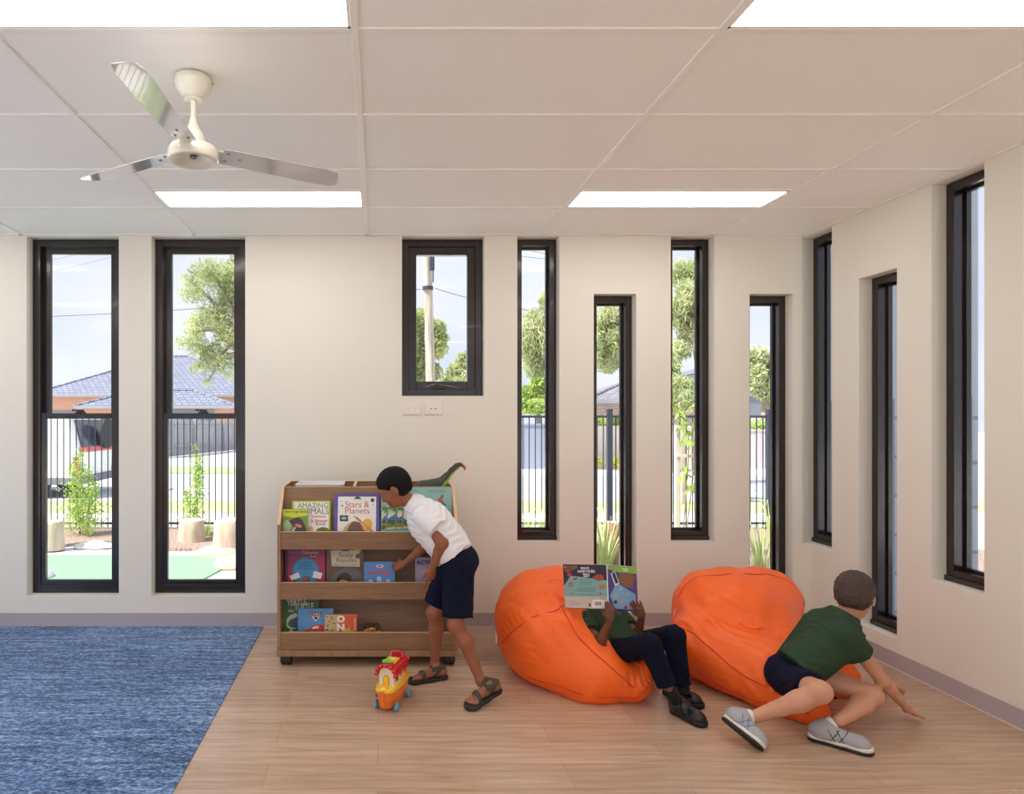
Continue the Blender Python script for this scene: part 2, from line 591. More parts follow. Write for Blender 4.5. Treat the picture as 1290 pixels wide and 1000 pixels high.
def carpet_mat():
    m = bpy.data.materials.new('blue_carpet'); m.use_nodes = True
    t = m.node_tree; b = t.nodes['Principled BSDF']
    b.inputs['Roughness'].default_value = 0.95
    b.inputs['Specular IOR Level'].default_value = 0.1
    b.inputs['Sheen Weight'].default_value = 0.25
    tc = t.nodes.new('ShaderNodeTexCoord')
    def noise(sx, sy, scale, detail=3, rot=0.0, dist=0.0):
        mp = t.nodes.new('ShaderNodeMapping'); mp.inputs['Scale'].default_value = (sx, sy, 1)
        mp.inputs['Rotation'].default_value = (0, 0, rot)
        t.links.new(tc.outputs['Object'], mp.inputs['Vector'])
        n = t.nodes.new('ShaderNodeTexNoise'); n.inputs['Scale'].default_value = scale
        n.inputs['Detail'].default_value = detail; n.inputs['Distortion'].default_value = dist
        t.links.new(mp.outputs['Vector'], n.inputs['Vector'])
        return n
    a = noise(1, 14, 3.0, 4)            # long streaks
    c = noise(1, 2.4, 75, 2)            # loops
    d = noise(1, 3.5, 28, 3, rot=0.6)    # slanting stitches
    e = noise(0.6, 1, 1.2, 2)           # patches
    def math_(op, x, y, v=None):
        k = t.nodes.new('ShaderNodeMath'); k.operation = op
        t.links.new(x, k.inputs[0])
        if y is not None: t.links.new(y, k.inputs[1])
        else: k.inputs[1].default_value = v
        return k.outputs[0]
    s = math_('ADD', math_('MULTIPLY', a.outputs['Fac'], None, 0.32), math_('MULTIPLY', c.outputs['Fac'], None, 0.42))
    s = math_('ADD', s, math_('MULTIPLY', d.outputs['Fac'], None, 0.36))
    s = math_('ADD', s, math_('MULTIPLY', e.outputs['Fac'], None, 0.14))
    ra = t.nodes.new('ShaderNodeValToRGB')
    els = ra.color_ramp.elements
    els[0].position = 0.47; els[0].color = rgb(12, 20, 42)
    els[1].position = 0.76; els[1].color = rgb(180, 202, 230)
    x = els.new(0.57); x.color = rgb(46, 78, 126)
    x = els.new(0.65); x.color = rgb(98, 138, 190)
    t.links.new(s, ra.inputs['Fac'])
    # pale dashes along the tile joints
    vo = t.nodes.new('ShaderNodeTexBrick')
    vo.inputs['Scale'].default_value = 1; vo.inputs['Brick Width'].default_value = 0.25
    vo.inputs['Row Height'].default_value = 0.5; vo.inputs['Mortar Size'].default_value = 0.002
    t.links.new(tc.outputs['Object'], vo.inputs['Vector'])
    t.links.new(ra.outputs['Color'], b.inputs['Base Color'])
    bp = t.nodes.new('ShaderNodeBump'); bp.inputs['Strength'].default_value = 0.8; bp.inputs['Distance'].default_value = 0.006
    t.links.new(c.outputs['Fac'], bp.inputs['Height'])
    t.links.new(bp.outputs['Normal'], b.inputs['Normal'])
    t.nodes.remove(vo)
    return m

M_FLOOR = wood_floor()
M_CARPET = carpet_mat()

def glass_mat():
    m = bpy.data.materials.new('window_glass'); m.use_nodes = True
    t = m.node_tree; t.nodes.clear()
    o = t.nodes.new('ShaderNodeOutputMaterial')
    tr = t.nodes.new('ShaderNodeBsdfTransparent'); tr.inputs['Color'].default_value = (0.97, 0.99, 0.985, 1)
    gl = t.nodes.new('ShaderNodeBsdfGlossy'); gl.inputs['Roughness'].default_value = 0.01
    fr = t.nodes.new('ShaderNodeFresnel'); 
    ge = t.nodes.new('ShaderNodeNewGeometry'); ior = t.nodes.new('ShaderNodeMix'); ior.data_type = 'FLOAT'
    ior.inputs['A'].default_value = 1.22; ior.inputs['B'].default_value = 1 / 1.22
    t.links.new(ge.outputs['Backfacing'], ior.inputs['Factor']); t.links.new(ior.outputs['Result'], fr.inputs['IOR'])
    mx = t.nodes.new('ShaderNodeMixShader')
    t.links.new(fr.outputs[0], mx.inputs[0]); t.links.new(tr.outputs[0], mx.inputs[1]); t.links.new(gl.outputs[0], mx.inputs[2])
    t.links.new(mx.outputs[0], o.inputs['Surface'])
    return m
M_GLASS = glass_mat()

def struct(name, mb, m, parent=None, **k):
    o = mb.build(name, m, parent, **k)
    if parent is None: o['kind'] = 'structure'
    return o

# floor and carpet
struct('floor', MB().box(XL, XR + .25, YF, YB + .3, -0.12, 0.0), M_FLOOR)
struct('floor_carpet', MB().box(XL + .002, -0.787, .8, YB - .003, 0.0, 0.006), M_CARPET)  # unseen near end stops short so the paler floor bounces more light

# walls with openings (u along the wall, z up)
def wall_cells(u0, u1, z0, z1, holes):
    us = sorted({u0, u1} | {h[0] for h in holes} | {h[1] for h in holes})
    out = []
    for a, b in zip(us[:-1], us[1:]):
        m = (a + b) / 2
        hs = sorted([h for h in holes if h[0] < m < h[1]], key=lambda h: h[2])
        z = z0
        for h in hs:
            if h[2] > z: out.append((a, b, z, h[2]))
            z = h[3]
        if z < z1: out.append((a, b, z, z1))
    return out

ZH = 2.692
BACK = [(-2.421, -1.785, .212, ZH), (-1.562, -.914, .212, ZH), (.166, .7348, 1.5916, ZH),
        (.961, 1.252, .585, ZH), (1.488, 1.782, .175, 2.295), (2.019, 2.320, .585, ZH), (2.562, 2.859, .175, 2.295),
        (2.925, 3.20, .576, ZH)]
mb = MB()
for (a, b, c, d) in wall_cells(XL - .25, XR + .25, 0, 2.9, BACK[:7] + [(2.925, XR + .25, .576, 2.9)]):
    mb.box(a, b, YB, YB + .13, c, d)
# back part of the corner recess
mb.box(2.925, XR + .2, YB + .074, YB + .13, .576, 2.9)
mb.box(2.925, XR + .2, YB, YB + .13, ZH, 2.9)
mb.box(2.915, 2.9251, YB + .001, YB + .13, .576, 2.9)
struct('wall_back', mb, M_WALL)
mb = MB()
for (a, b, c, d) in wall_cells(XL - .25, XR + .30, -.3, 1.56, BACK[:7]): mb.box(a, b, YB + .131, YB + .25, c, min(d, 1.56))
struct('wall_back_outside', mb, M_BRICK)
mb = MB()
for (a, b, c, d) in wall_cells(XL - .25, XR + .30, 1.56, 3.0, [(h[0], h[1], max(h[2], 1.56), h[3]) for h in BACK[:7]]): mb.box(a, b, YB + .131, YB + .25, c, d)
struct('wall_back_cladding', mb, M_BRICKO)

RIGHT = [(3.178, 3.481, .572, ZH), (3.713, 4.005, .172, 2.30), (4.245, 4.544, .576, ZH)]
R_holes = RIGHT[:2] + [(4.245, YB + .2, .576, ZH)]
mb = MB()
for (a, b, c, d) in wall_cells(YF, YB, 0, 2.9, [(h[0], min(h[1], YB), h[2], h[3]) for h in R_holes]):
    mb.box(XR, XR + .13, a, b, c, d)
struct('wall_right', mb, M_WALL)
mb = MB(); mb2 = MB()
for (a, b, c, d) in wall_cells(YF - .2, YB + .25, -.3, 1.56, RIGHT): mb.box(XR + .131, XR + .25, a, b, c, min(d, 1.56))
for (a, b, c, d) in wall_cells(YF - .2, YB + .25, 1.56, 3.0, [(h[0], h[1], 1.56, h[3]) for h in RIGHT]): mb2.box(XR + .131, XR + .25, a, b, c, d)
struct('wall_right_outside', mb, brick_mat('pale_brick_side', rgb(196, 200, 210), rgb(212, 214, 222), rgb(160, 166, 178), rot=(math.radians(90), 0, math.radians(90))))
struct('wall_right_cladding', mb2, M_BRICKO)

# left wall doors and front wall windows: unseen, made wide to brighten the ceiling
LEFT = [(-1.4, 3.3, .03, 2.5)]
mb = MB()
for (a, b, c, d) in wall_cells(YF, YB, 0, 2.9, LEFT): mb.box(XL - .2, XL, a, b, c, d)
struct('wall_left', mb, M_WALL)
mb = MB()
for (a, b, c, d) in wall_cells(XL, XR, 0, 2.9, [(-4.1, 2.8, .35, 2.5)]): mb.box(a, b, YF - .2, YF, c, d)
struct('wall_front', mb, M_WALL)

# skirting
struct('baseboard_back', MB().box(XL, XR, YB - .006, YB, .001, .097), M_SKIRT, bevel=.002)
struct('baseboard_right', MB().box(XR - .006, XR, YF, YB, .001, .097), M_SKIRT, bevel=.002)
struct('baseboard_left', MB().box(XL, XL + .006, 3.3, YB, .007, .097), M_SKIRT, bevel=.002)
M_SEAL = mat('floor_sealant', rgb(222, 210, 196), rough=.4)
struct('trim_1', MB().box(-.787, XR, YB - .010, YB - .006, .0, .006), M_SEAL)
struct('trim_2', MB().box(XR - .010, XR - .006, YF, YB, .0, .006), M_SEAL)

# ceiling: lay-in tiles between flat metal bars, lights take some of the cells
cols = [-4.835, -3.645, -2.455, -1.265, -0.075, 1.115, 2.305, 3.495]
rows = [2.108 + .595 * k for k in range(-9, 5)]
LIGHTS = []
for ci in (1, 3, 5):
    for ri in (11, 8, 5, 2):
        LIGHTS.append((ci, ri))
mb = MB()
BT = .012
ceil_lights = set()
# light cell: the front (nearer) half or far half of a row
light_boxes = []
for (ci, ri) in LIGHTS:
    x0, x1 = cols[ci] + BT, cols[ci + 1] - BT
    if ri == 8: y0, y1 = rows[8] + .2975, rows[9]       # ends on the row line at 2.108
    else: y0, y1 = rows[ri] + .2975, rows[ri + 1]
    light_boxes.append((x0, x1, y0 + BT, y1 - BT))
for i in range(len(cols) - 1):
    for j in range(len(rows)):
        x0, x1 = cols[i] + BT, cols[i + 1] - BT
        y0 = rows[j] + BT
        y1 = (rows[j + 1] if j + 1 < len(rows) else YB + .05) - BT
        x0, x1 = max(x0, XL), min(x1, XR)
        y0, y1 = max(y0, YF), min(y1, YB)
        if x1 <= x0 or y1 <= y0: continue
        lb = [b for b in light_boxes if abs((b[0] + b[1]) / 2 - (x0 + x1) / 2) < .3 and y0 - .02 <= b[2] and b[3] <= y1 + .02]
        if lb:
            mb.box(x0, x1, y0, lb[0][2] - 2 * BT, ZC + .004, ZC + .02)
        else:
            mb.box(x0, x1, y0, y1, ZC + .004, ZC + .02)
mb.box(XL - .2, XR + .25, YF - .2, YB + .25, ZC + .12, ZC + .3)
struct('ceiling', mb, M_CEIL)
mb = MB()
for x in cols[1:-1]:
    mb.box(x - BT, x + BT, YF, YB, ZC - .003, ZC + .006)
for y in rows[:]:
    if YF < y < YB: mb.box(XL, XR, y - BT, y + BT, ZC - .002, ZC + .0055)
for b in light_boxes:
    mb.box(b[0], b[1], b[2] - 2 * BT, b[2], ZC - .002, ZC + .0055)
mb.box(XR - .02, XR, YF, YB, ZC - .003, ZC + .006).box(XL, XR, YB - .02, YB, ZC - .003, ZC + .006)
# soffit of the window heads
struct('trim_3', mb, M_GRID, bevel=.0015)

# LED panels
def led_mat():
    m = bpy.data.materials.new('led_diffuser'); m.use_nodes = True
    t = m.node_tree; t.nodes.clear()
    o = t.nodes.new('ShaderNodeOutputMaterial'); e = t.nodes.new('ShaderNodeEmission')
    e.inputs['Color'].default_value = (1.0, 0.975, 0.94, 1); e.inputs['Strength'].default_value = LED_STRENGTH
    t.links.new(e.outputs[0], o.inputs['Surface'])
    return m
M_LED = led_mat()
names = {(3, 11): 'long white ceiling light panel beyond the fan near the tall paired windows',
         (5, 11): 'long white ceiling light panel above the narrow windows near the corner',
         (3, 8): 'large white ceiling light panel in front of the ceiling fan',
         (5, 8): 'large white ceiling light panel nearest the right wall, cut by the photo edge'}
names[(5, 8)] = 'bright ceiling light panel near the side wall, at the very top of the picture'
extra = 0
for (ci, ri), b in zip(LIGHTS, light_boxes):
    cx, cy = (b[0] + b[1]) / 2, (b[2] + b[3]) / 2
    lab = names.get((ci, ri))
    if lab is None:
        if cy > 0: where = 'over the glazed doors'
        extra += 1
        side = {1: 'over the carpet by the glazed doors', 3: 'in the middle line of the room', 5: 'in the line along the side wall'}[ci]
        row = {11: 'nearest the back wall', 8: 'second from the back wall', 5: 'third from the back wall', 2: 'fourth from the back wall'}[ri]
        lab = 'white ceiling light panel ' + side + ', ' + row
    t = thing('ceiling_light', lab, 'ceiling light', (cx, cy, ZC), 'ceiling light panels')
    fr = MB()
    fw = .010
    fr.box(b[0], b[1], b[2], b[2] + fw, ZC - .001, ZC + .02).box(b[0], b[1], b[3] - fw, b[3], ZC - .001, ZC + .02)
    fr.box(b[0], b[0] + fw, b[2], b[3], ZC - .001, ZC + .02).box(b[1] - fw, b[1], b[2], b[3], ZC - .001, ZC + .02)
    fr.build('frame', M_GRID, t)
    MB().box(b[0] + fw, b[1] - fw, b[2] + fw, b[3] - fw, ZC + .001, ZC + .008).build('diffuser', M_LED, t)

# ------------------------------------------------------------------ windows
WN = [0]
M_SILL = mat('window_seal', rgb(210, 205, 196), rough=.5)
def fbox(mb, plane, u0, u1, w0, w1, z0, z1):
    """u along the wall, w = distance outward from the frame face"""
    if plane == 'back': mb.box(u0, u1, FRY + w0, FRY + w1, z0, z1)
    else: mb.box(FRX + w0, FRX + w1, u0, u1, z0, z1)

def ring(mb, plane, u0, u1, z0, z1, fw, w0, w1, fb=None, ft=None):
    fb = fb or fw; ft = ft or fw
    fbox(mb, plane, u0, u0 + fw, w0, w1, z0, z1)
    fbox(mb, plane, u1 - fw, u1, w0, w1, z0, z1)
    fbox(mb, plane, u0 + fw, u1 - fw, w0, w1, z0, z0 + fb)
    fbox(mb, plane, u0 + fw, u1 - fw, w0, w1, z1 - ft, z1)

def window(plane, h, kind):
    WN[0] += 1
    u0, u1, z0, z1 = h
    c = Vector(((u0 + u1) / 2, FRY, z0)) if plane == 'back' else Vector((FRX, (u0 + u1) / 2, z0))
    r = bpy.data.objects.new('window_%d' % WN[0], None); COL.objects.link(r); r.location = c; r['kind'] = 'structure'
    e = .002
    u0 += e; u1 -= e; z0 += e; z1 -= e
    if kind == 'slim':
        mb = MB(); ring(mb, plane, u0, u1, z0, z1, .045, 0, .056, fb=.06, ft=.045)
        mb.build('window_frame', M_FRAME, r, bevel=.002)
        mb = MB(); ring(mb, plane, u0 + .043, u1 - .043, z0 + .058, z1 - .043, .016, .056, .082)
        mb.build('glazing_bead', M_FRAME, r, bevel=.001)
        mb = MB(); fbox(mb, plane, u0 - .0, u1, -.012, 0, z0, z0 + .028)
        mb.build('window_sill', M_FRAME, r, bevel=.002)
        mb = MB(); fbox(mb, plane, u0 + .055, u1 - .055, .066, .071, z0 + .07, z1 - .055)
        mb.build('pane', M_GLASS, r)
    elif kind == 'awning':
        mb = MB(); ring(mb, plane, u0, u1, z0, z1, .048, 0, .056)
        mb.build('window_frame', M_FRAME, r, bevel=.002)
        mb = MB(); ring(mb, plane, u0 + .047, u1 - .047, z0 + .047, z1 - .047, .056, .020, .070)
        s = mb.build('sash', M_FRAME, r, bevel=.003)
        mb = MB(); fbox(mb, plane, u0 + .10, u1 - .10, .050, .055, z0 + .10, z1 - .10)
        mb.build('pane', M_GLASS, s)
        # chain winder
        cx = (u0 + u1) / 2 - .02
        mm = mat('winder_metal', rgb(70, 62, 60), rough=.35, metal=.6)
        mb = MB().box(cx - .05, cx + .05, FRY + .002, FRY + .02, z0 + .052, z0 + .072)
        mb.lathe([(0, 0), (.012, 0), (.012, .018), (0, .018)], (cx - .03, FRY + .01, z0 + .07), 14)
        wd = mb.build('winder', mm, r, bevel=.002)
        mb = MB().tube([(cx - .03, FRY - .002, z0 + .082), (cx - .07, FRY - .004, z0 + .073), (cx - .10, FRY - .004, z0 + .062)], [.004, .0035, .003])
        mb.tube([(cx, FRY + .004, z0 + .078), (cx + .06, FRY, z0 + .072), (cx + .14, FRY + .01, z0 + .058)], .0028)
        mb.build('winder_arm', mat('winder_steel', rgb(150, 150, 155), rough=.25, metal=.9), wd, smooth=True)
    elif kind == 'hung':
        mb = MB(); ring(mb, plane, u0, u1, z0, z1, .052, 0, .075, fb=.055, ft=.048)
        mb.build('window_frame', M_FRAME, r, bevel=.002)
        zm = CH + (VY - 524.0) * (FRY + .03) / F
        # upper sash outside, lower sash inside
        mb = MB(); ring(mb, plane, u0 + .05, u1 - .05, zm - .02, z1 - .046, .052, .045, .074, fb=.036, ft=.045)
        s = mb.build('upper_sash', M_FRAME, r, bevel=.002)
        mb = MB(); fbox(mb, plane, u0 + .10, u1 - .10, .056, .061, zm + .014, z1 - .09)
        mb.build('pane', M_GLASS, s)
        mb = MB(); ring(mb, plane, u0 + .05, u1 - .05, z0 + .053, zm + .02, .034, .010, .042, fb=.035, ft=.038)
        s = mb.build('lower_sash', M_FRAME, r, bevel=.002)
        mb = MB(); fbox(mb, plane, u0 + .082, u1 - .082, .022, .027, z0 + .086, zm - .016)
        mb.build('pane', M_GLASS, s)
        cx = (u0 + u1) / 2 + .01
        mb = MB().box(cx - .035, cx + .035, FRY + .008, FRY + .03, zm + .019, zm + .03)
        mb.box(cx - .02, cx + .028, FRY + .002, FRY + .02, zm + .029, zm + .046)
        mb.tube([(cx - .01, FRY + .01, zm + .04), (cx - .05, FRY - .002, zm + .042)], .006)
        mb.build('sash_lock', M_FRAME, r, bevel=.003)
    return r

window('back', BACK[0], 'hung')
window('back', BACK[1], 'hung')
window('back', BACK[2], 'awning')
for k in (3, 4, 5, 6): window('back', BACK[k], 'slim')
for k in (2, 1, 0): window('right', RIGHT[k], 'slim')
# unseen glazing added for daylight: doors on the carpet side, window behind the camera
r = bpy.data.objects.new('door_unseen', None); COL.objects.link(r); r.location = (XL - .1, .95, 0); r['kind'] = 'structure'
mb = MB()
mb.box(XL - .13, XL - .07, -1.4, 3.3, .03, .10).box(XL - .13, XL - .07, -1.4, 3.3, 2.43, 2.5)
for y in (-1.4, -.24, .92, 2.08, 3.23): mb.box(XL - .13, XL - .07, y, y + .07, .10, 2.43)
mb.build('door_frame', M_FRAME, r)
MB().box(XL - .102, XL - .098, -1.33, 3.23, .10, 2.43).build('pane', M_GLASS, r)
r = bpy.data.objects.new('window_11', None); COL.objects.link(r); r.location = (-.6, YF - .1, .9); r['kind'] = 'structure'
mb = MB()
mb.box(-4.1, 2.8, YF - .13, YF - .07, .35, .41).box(-4.1, 2.8, YF - .13, YF - .07, 2.44, 2.5)
for x in (-4.1, -2.4, -.68, 1.04, 2.74): mb.box(x, x + .06, YF - .13, YF - .07, .41, 2.44)
mb.build('window_frame', M_FRAME, r)
MB().box(-4.05, 2.75, YF - .102, YF - .098, .4, 2.45).build('pane', M_GLASS, r)
# ================================================================== FAN
M_FAN = mat('fan_white_gloss', rgb(226, 222, 208), rough=0.16, spec=0.6, coat=.4)
M_FANB = mat('fan_blade_silver', rgb(214, 214, 216), rough=0.13, spec=0.9, coat=1.0, metal=.2)
FX, FY = -.684, 2.405
fan = thing('ceiling_fan', 'white three-bladed ceiling fan with glossy hub on a short rod', 'ceiling fan', (FX, FY, ZC))
mb = MB().lathe([(0, 0), (.066, 0), (.070, -.006), (.069, -.025), (.062, -.045), (.050, -.060), (.044, -.068), (.030, -.078), (0, -.078)][::-1], (FX, FY, ZC - .003), 40)
cn = mb.build('canopy', M_FAN, fan, smooth=True)
mb = MB().lathe([(.016, -.0795), (.034, -.0795), (.034, -.0785), (.016, -.0785)], (FX, FY, ZC - .003), 30)
mb.build('canopy_ring', mat('fan_ring', rgb(250, 248, 240), rough=.2), cn, smooth=True)
for a in (.2, 3.0): MB().lathe([(0, -.003), (.004, -.003), (.004, .003), (0, .003)], (FX + .0695 * math.cos(a), FY + .0695 * math.sin(a) - .01, ZC - .02), 10, 'x').build('screw', mat('fan_dark', rgb(60, 55, 48), rough=.4, metal=.6), cn)
MB().tube([(FX, FY, ZC - .07), (FX, FY, 2.51)], .0105, 20).build('rod', M_FAN, fan, smooth=True)
mb = MB().lathe([(0, 2.425), (.030, 2.425), (.045, 2.44), (.045, 2.475), (.040, 2.492), (.028, 2.508), (.018, 2.526), (.014, 2.55), (0, 2.55)], (FX, FY, 0), 36)
mb.build('motor_housing', M_FAN, fan, smooth=True)
mb = MB().lathe([(0, 2.416), (.030, 2.413), (.066, 2.400), (.074, 2.392), (.081, 2.390), (.088, 2.393), (.092, 2.402), (.092, 2.424), (.085, 2.440), (.060, 2.452), (0, 2.455)], (FX, FY, 0), 56)
mb.build('hub', M_FAN, fan, smooth=True)
mb = MB().lathe([(0, 2.406), (.012, 2.404), (.014, 2.412), (0, 2.414)], (FX, FY, 0), 16)
mb.build('hub_cap', mat('fan_cap', rgb(120, 105, 105), rough=.3, metal=.5), fan, smooth=True)
for k, ang in enumerate((30.0, 150.0, 267.5)):
    a = math.radians(ang)
    dx, dy = Vector((math.cos(a), math.sin(a), 0)), Vector((-math.sin(a), math.cos(a), 0))
    tilt = math.radians(-11)
    wv = dy * math.cos(tilt) + Vector((0, 0, 1)) * math.sin(tilt)
    nn = dx.cross(wv)
    c = Vector((FX, FY, 2.432))
    out = []
    L0, L1, W0, W1 = .105, .60, .046, .058
    pts = [(L0, -W0), (L0 + .02, -W0 - .004), (.52, -W1), (.575, -W1 + .012)]
    for q in range(9):
        t = q / 8
        pts.append((.575 + .03 * math.sin(math.pi * (t * .5 + .0)) , -W1 + .012 + t * (2 * W1 - .03)))
    pts += [(.58, W1 - .004), (.50, W1), (L0 + .02, W0 + .004), (L0, W0)]
    n = len(pts)
    mb = MB()
    mb.prism([c + dx * p + wv * q + nn * (-.0015) for p, q in pts], nn * .003)
    bl = mb.build('blade', M_FANB, fan, bevel=.001)
    mb = MB()
    mb.prism([c + dx * p + wv * q + nn * .0016 for p, q in [(.07, -.022), (.16, -.030), (.175, 0), (.16, .030), (.07, .022)]], nn * .004)
    mb.build('blade_bracket', M_FAN, bl)
    for (p, q) in ((.125, -.024), (.125, .024), (.175, 0)):
        MB().lathe([(0, -.004), (.004, -.004), (.006, -.0015), (.006, 0), (0, 0)], c + dx * p + wv * q - nn * .0015, 10).build('screw', mat('fan_screw', rgb(150, 150, 150), rough=.3, metal=.8), bl)

# ================================================================== WALL OUTLETS
M_PLATE = mat('outlet_plastic', rgb(240, 232, 226), rough=.3)
M_HOLE = mat('outlet_hole', rgb(90, 80, 75), rough=.6)
def plate(name, lab, cat, x0, x1):
    a, b = P(x0, 522, YB), P(x1, 508, YB)
    t = thing(name, lab, cat, ((a.x + b.x) / 2, YB, a.z))
    MB().box(a.x, b.x, YB - .009, YB, a.z, b.z).build('plate', M_PLATE, t, bevel=.003)
    return t, a, b
t, a, b = plate('power_outlet', 'white double power outlet with two switches under the square window', 'power outlet', 508, 529.4)
wx = b.x - a.x
for k in (.28, .70):
    cx = a.x + wx * k
    MB().box(cx - .009, cx + .009, YB - .013, YB - .008, b.z - .022, b.z - .013).build('switch', M_PLATE, t, bevel=.001)
    mb = MB()
    for s, dz in ((-.005, -.036), (.007, -.036), (.001, -.047)):
        mb.box(cx + s - .001, cx + s + .001, YB - .0096, YB - .0088, b.z + dz - .003, b.z + dz + .003)
    mb.build('socket_holes', M_HOLE, t)
t, a, b = plate('data_outlet', 'white wall plate with two small round sockets beside the power outlet', 'wall outlet', 535, 556.8)
wx = b.x - a.x
for k in (.37, .62):
    cx = a.x + wx * k; cz = (a.z + b.z) / 2 + .001
    MB().lathe([(0, -.0125), (.0045, -.0125), (.0045, -.008), (0, -.008)], (cx, YB, cz), 14, 'y').build('socket', M_HOLE, t)
# ================================================================== OUTSIDE
M_TURF = mat('synthetic_turf', rgb(140, 196, 146), rough=.95, noise=(60, .12), bump=(300, .3))
M_CONC = mat('pale_concrete', rgb(224, 222, 220), rough=.9, noise=(8, .05))
M_ROAD = mat('road_asphalt', rgb(196, 198, 208), rough=.9, noise=(20, .06))
M_MULCH = mat('bark_mulch', rgb(112, 84, 74), rough=.95, noise=(38, .4), bump=(60, .8), col2=rgb(200, 178, 166), stretch=(1, 1.8, 1))
M_GRASS = mat('verge_grass', rgb(186, 196, 140), rough=.95, noise=(3, .15), bump=(100, .3))
M_LAWN = mat('lawn_grass', rgb(160, 205, 135), rough=.95, noise=(5, .15))
M_STEEL = mat('fence_steel', rgb(52, 56, 74), rough=.4, spec=.5)
G0 = -.02
def ground(name, x0, x1, y0, y1, m, z=G0, kind='structure'):
    o = MB().box(x0, x1, y0, y1, z - .1, z).build(name, m)
    o['kind'] = kind
    return o
ground('ground', -60, 60, YB + .25, 120, M_CONC, G0 - .015)
ground('ground_side', XR + .25, 40, -20, YB + .25, M_CONC, G0 - .015)
ground('ground_left', -40, XL - .2, -20, YB + .25, M_CONC, G0 - .015)
ground('ground_behind', XL - .2, XR + .25, -20, YF - .2, M_CONC, G0 - .015)
# play area turf with a curved far edge
def flat(name, pts, m, z, th=.02):
    mb = MB(); mb.prism([(x, y, z - th) for x, y in pts], (0, 0, th))
    o = mb.build(name, m); o['kind'] = 'structure'; return o
flat('turf', [(-7, YB + .25), (-1.85, YB + .25), (-1.62, 5.7), (-1.4, 6.85), (-2.8, 6.9), (-3.4, 6.92), (-4.4, 6.90), (-7, 6.7)], M_TURF, G0 + .002)
flat('mulch_bed', [(-7, 7.15), (-4.3, 7.12), (-3.75, 7.2), (-3.4, 7.55), (-3.0, 7.62), (-2.9, 7.2), (-1.6, 7.12), (2.0, 7.2), (2.2, 5.0), (6.6, 4.9), (6.6, 8.55), (-7, 8.55)], M_MULCH, G0 + .02, .05)
ground('footpath', -60, 60, 8.6, 10.0, mat('footpath_concrete', rgb(235, 230, 224), rough=.9, noise=(4, .03)), G0 - .01)
ground('verge', -60, 60, 10.0, 11.5, M_GRASS, G0 - .005)
ground('road', -60, 60, 11.7, 16.3, M_ROAD, G0 - .01)
flat('lawn', [(-6.6, 17.0), (-3.2, 17.0), (-3.2, 19.5), (-6.0, 19.2)], M_LAWN, G0 + .01)
flat('lawn_far', [(-13.5, 16.9), (-9.0, 16.9), (-9.0, 19.8), (-13.5, 19.8)], M_GRASS, G0 + .01)

# concrete disc in the mulch
M_BOULD = mat('sandstone_boulder', rgb(226, 196, 170), rough=.9, noise=(9, .12), bump=(25, .4))
def rock(name, c, r, lab, cat, m, seed=0.0, group=None):
    s = Solid().ell(c, r)
    o = s.build(name, m, None, h=max(.012, min(r) / 9), disp=lambda X, Y, Z: .012 * np.sin(X * 17 + seed) * np.sin(Y * 13 + seed * 2) + .006 * np.sin(Z * 40 + X * 31 + seed), clip=lambda X, Y, Z: (G0 - .01) - Z + 0 * X + 0 * Y)
    o.location = (0, 0, 0)
    return tag(o, lab, cat, group)
rock('boulder', (-1.72, 6.90, -.03), (.26, .12, .10), 'flat peach boulder lying at the back edge of the turf', 'boulder', M_BOULD, 1.0)
rock('boulder', (-1.40, 6.45, -.03), (.24, .2, .11), 'low rounded peach boulder beside the turf, nearer to the building', 'boulder', M_BOULD, 2.0)
rock('stepping_stone', (-3.2, 7.36, -.01), (.27, .14, .04), 'round pale stone slab set in the bark mulch', 'stone', M_CONC, 3.0)
rock('stepping_stone', (-3.12, 5.95, -.03), (.16, .12, .06), 'small round grey stone on the green turf', 'stone', mat('grey_stone', rgb(190, 180, 190), rough=.9, noise=(40, .15)), 4.0)

# tree stump seats
M_BARK = mat('weathered_wood', rgb(196, 176, 160), rough=.9, noise=(14, .22), bump=(30, .5), stretch=(1, 1, .15))
M_ENDG = mat('stump_end_grain', rgb(216, 204, 190), rough=.9, noise=(30, .12))
def stump(x, y, r, h, lab, m=M_BARK):
    t = thing('tree_stump', lab, 'tree stump', (x, y, G0))
    rr = random.Random(int(x * 100 + y))
    mb = MB(); seg = 26
    pts = []
    for j, z in enumerate((0, .05, h * .5, h - .02, h)):
        for k in range(seg):
            a = 2 * math.pi * k / seg
            q = r * (1.08 - .05 * j + .04 * math.sin(a * 3 + x) + .02 * rr.random()) * (.96 if j == 4 else 1)
            pts.append((x + q * math.cos(a), y + q * math.sin(a), G0 + z))
    fs = []
    for j in range(4):
        for k in range(seg):
            fs.append((j * seg + k, j * seg + (k + 1) % seg, (j + 1) * seg + (k + 1) % seg, (j + 1) * seg + k))
    mb.add(pts, fs)
    mb.build('bark', m, t, smooth=True)
    MB().lathe([(0, h + .002), (r * .86, h + .002), (r * .9, h - .02), (0, h - .02)][::-1], (x, y, G0), 26).build('cut_top', M_ENDG, t)
    return t
stump(-3.60, 7.2, .11, .31, 'tall pale tree stump at the edge of the far left window view')
stump(-2.18, 7.62, .15, .26, 'grey tree stump standing under the slim sapling')
stump(-1.66, 7.25, .17, .32, 'wide split grey tree stump nearest the boulders')
M_LOG = mat('brown_log', rgb(176, 132, 112), rough=.9, noise=(14, .22), stretch=(1, 1, .2))
stump(1.88, 5.75, .11, .38, 'brown garden stump among strappy grass outside the second narrow window', M_LOG)
stump(2.12, 5.85, .07, .52, 'tall thin brown post stump beside strappy grass', M_LOG)

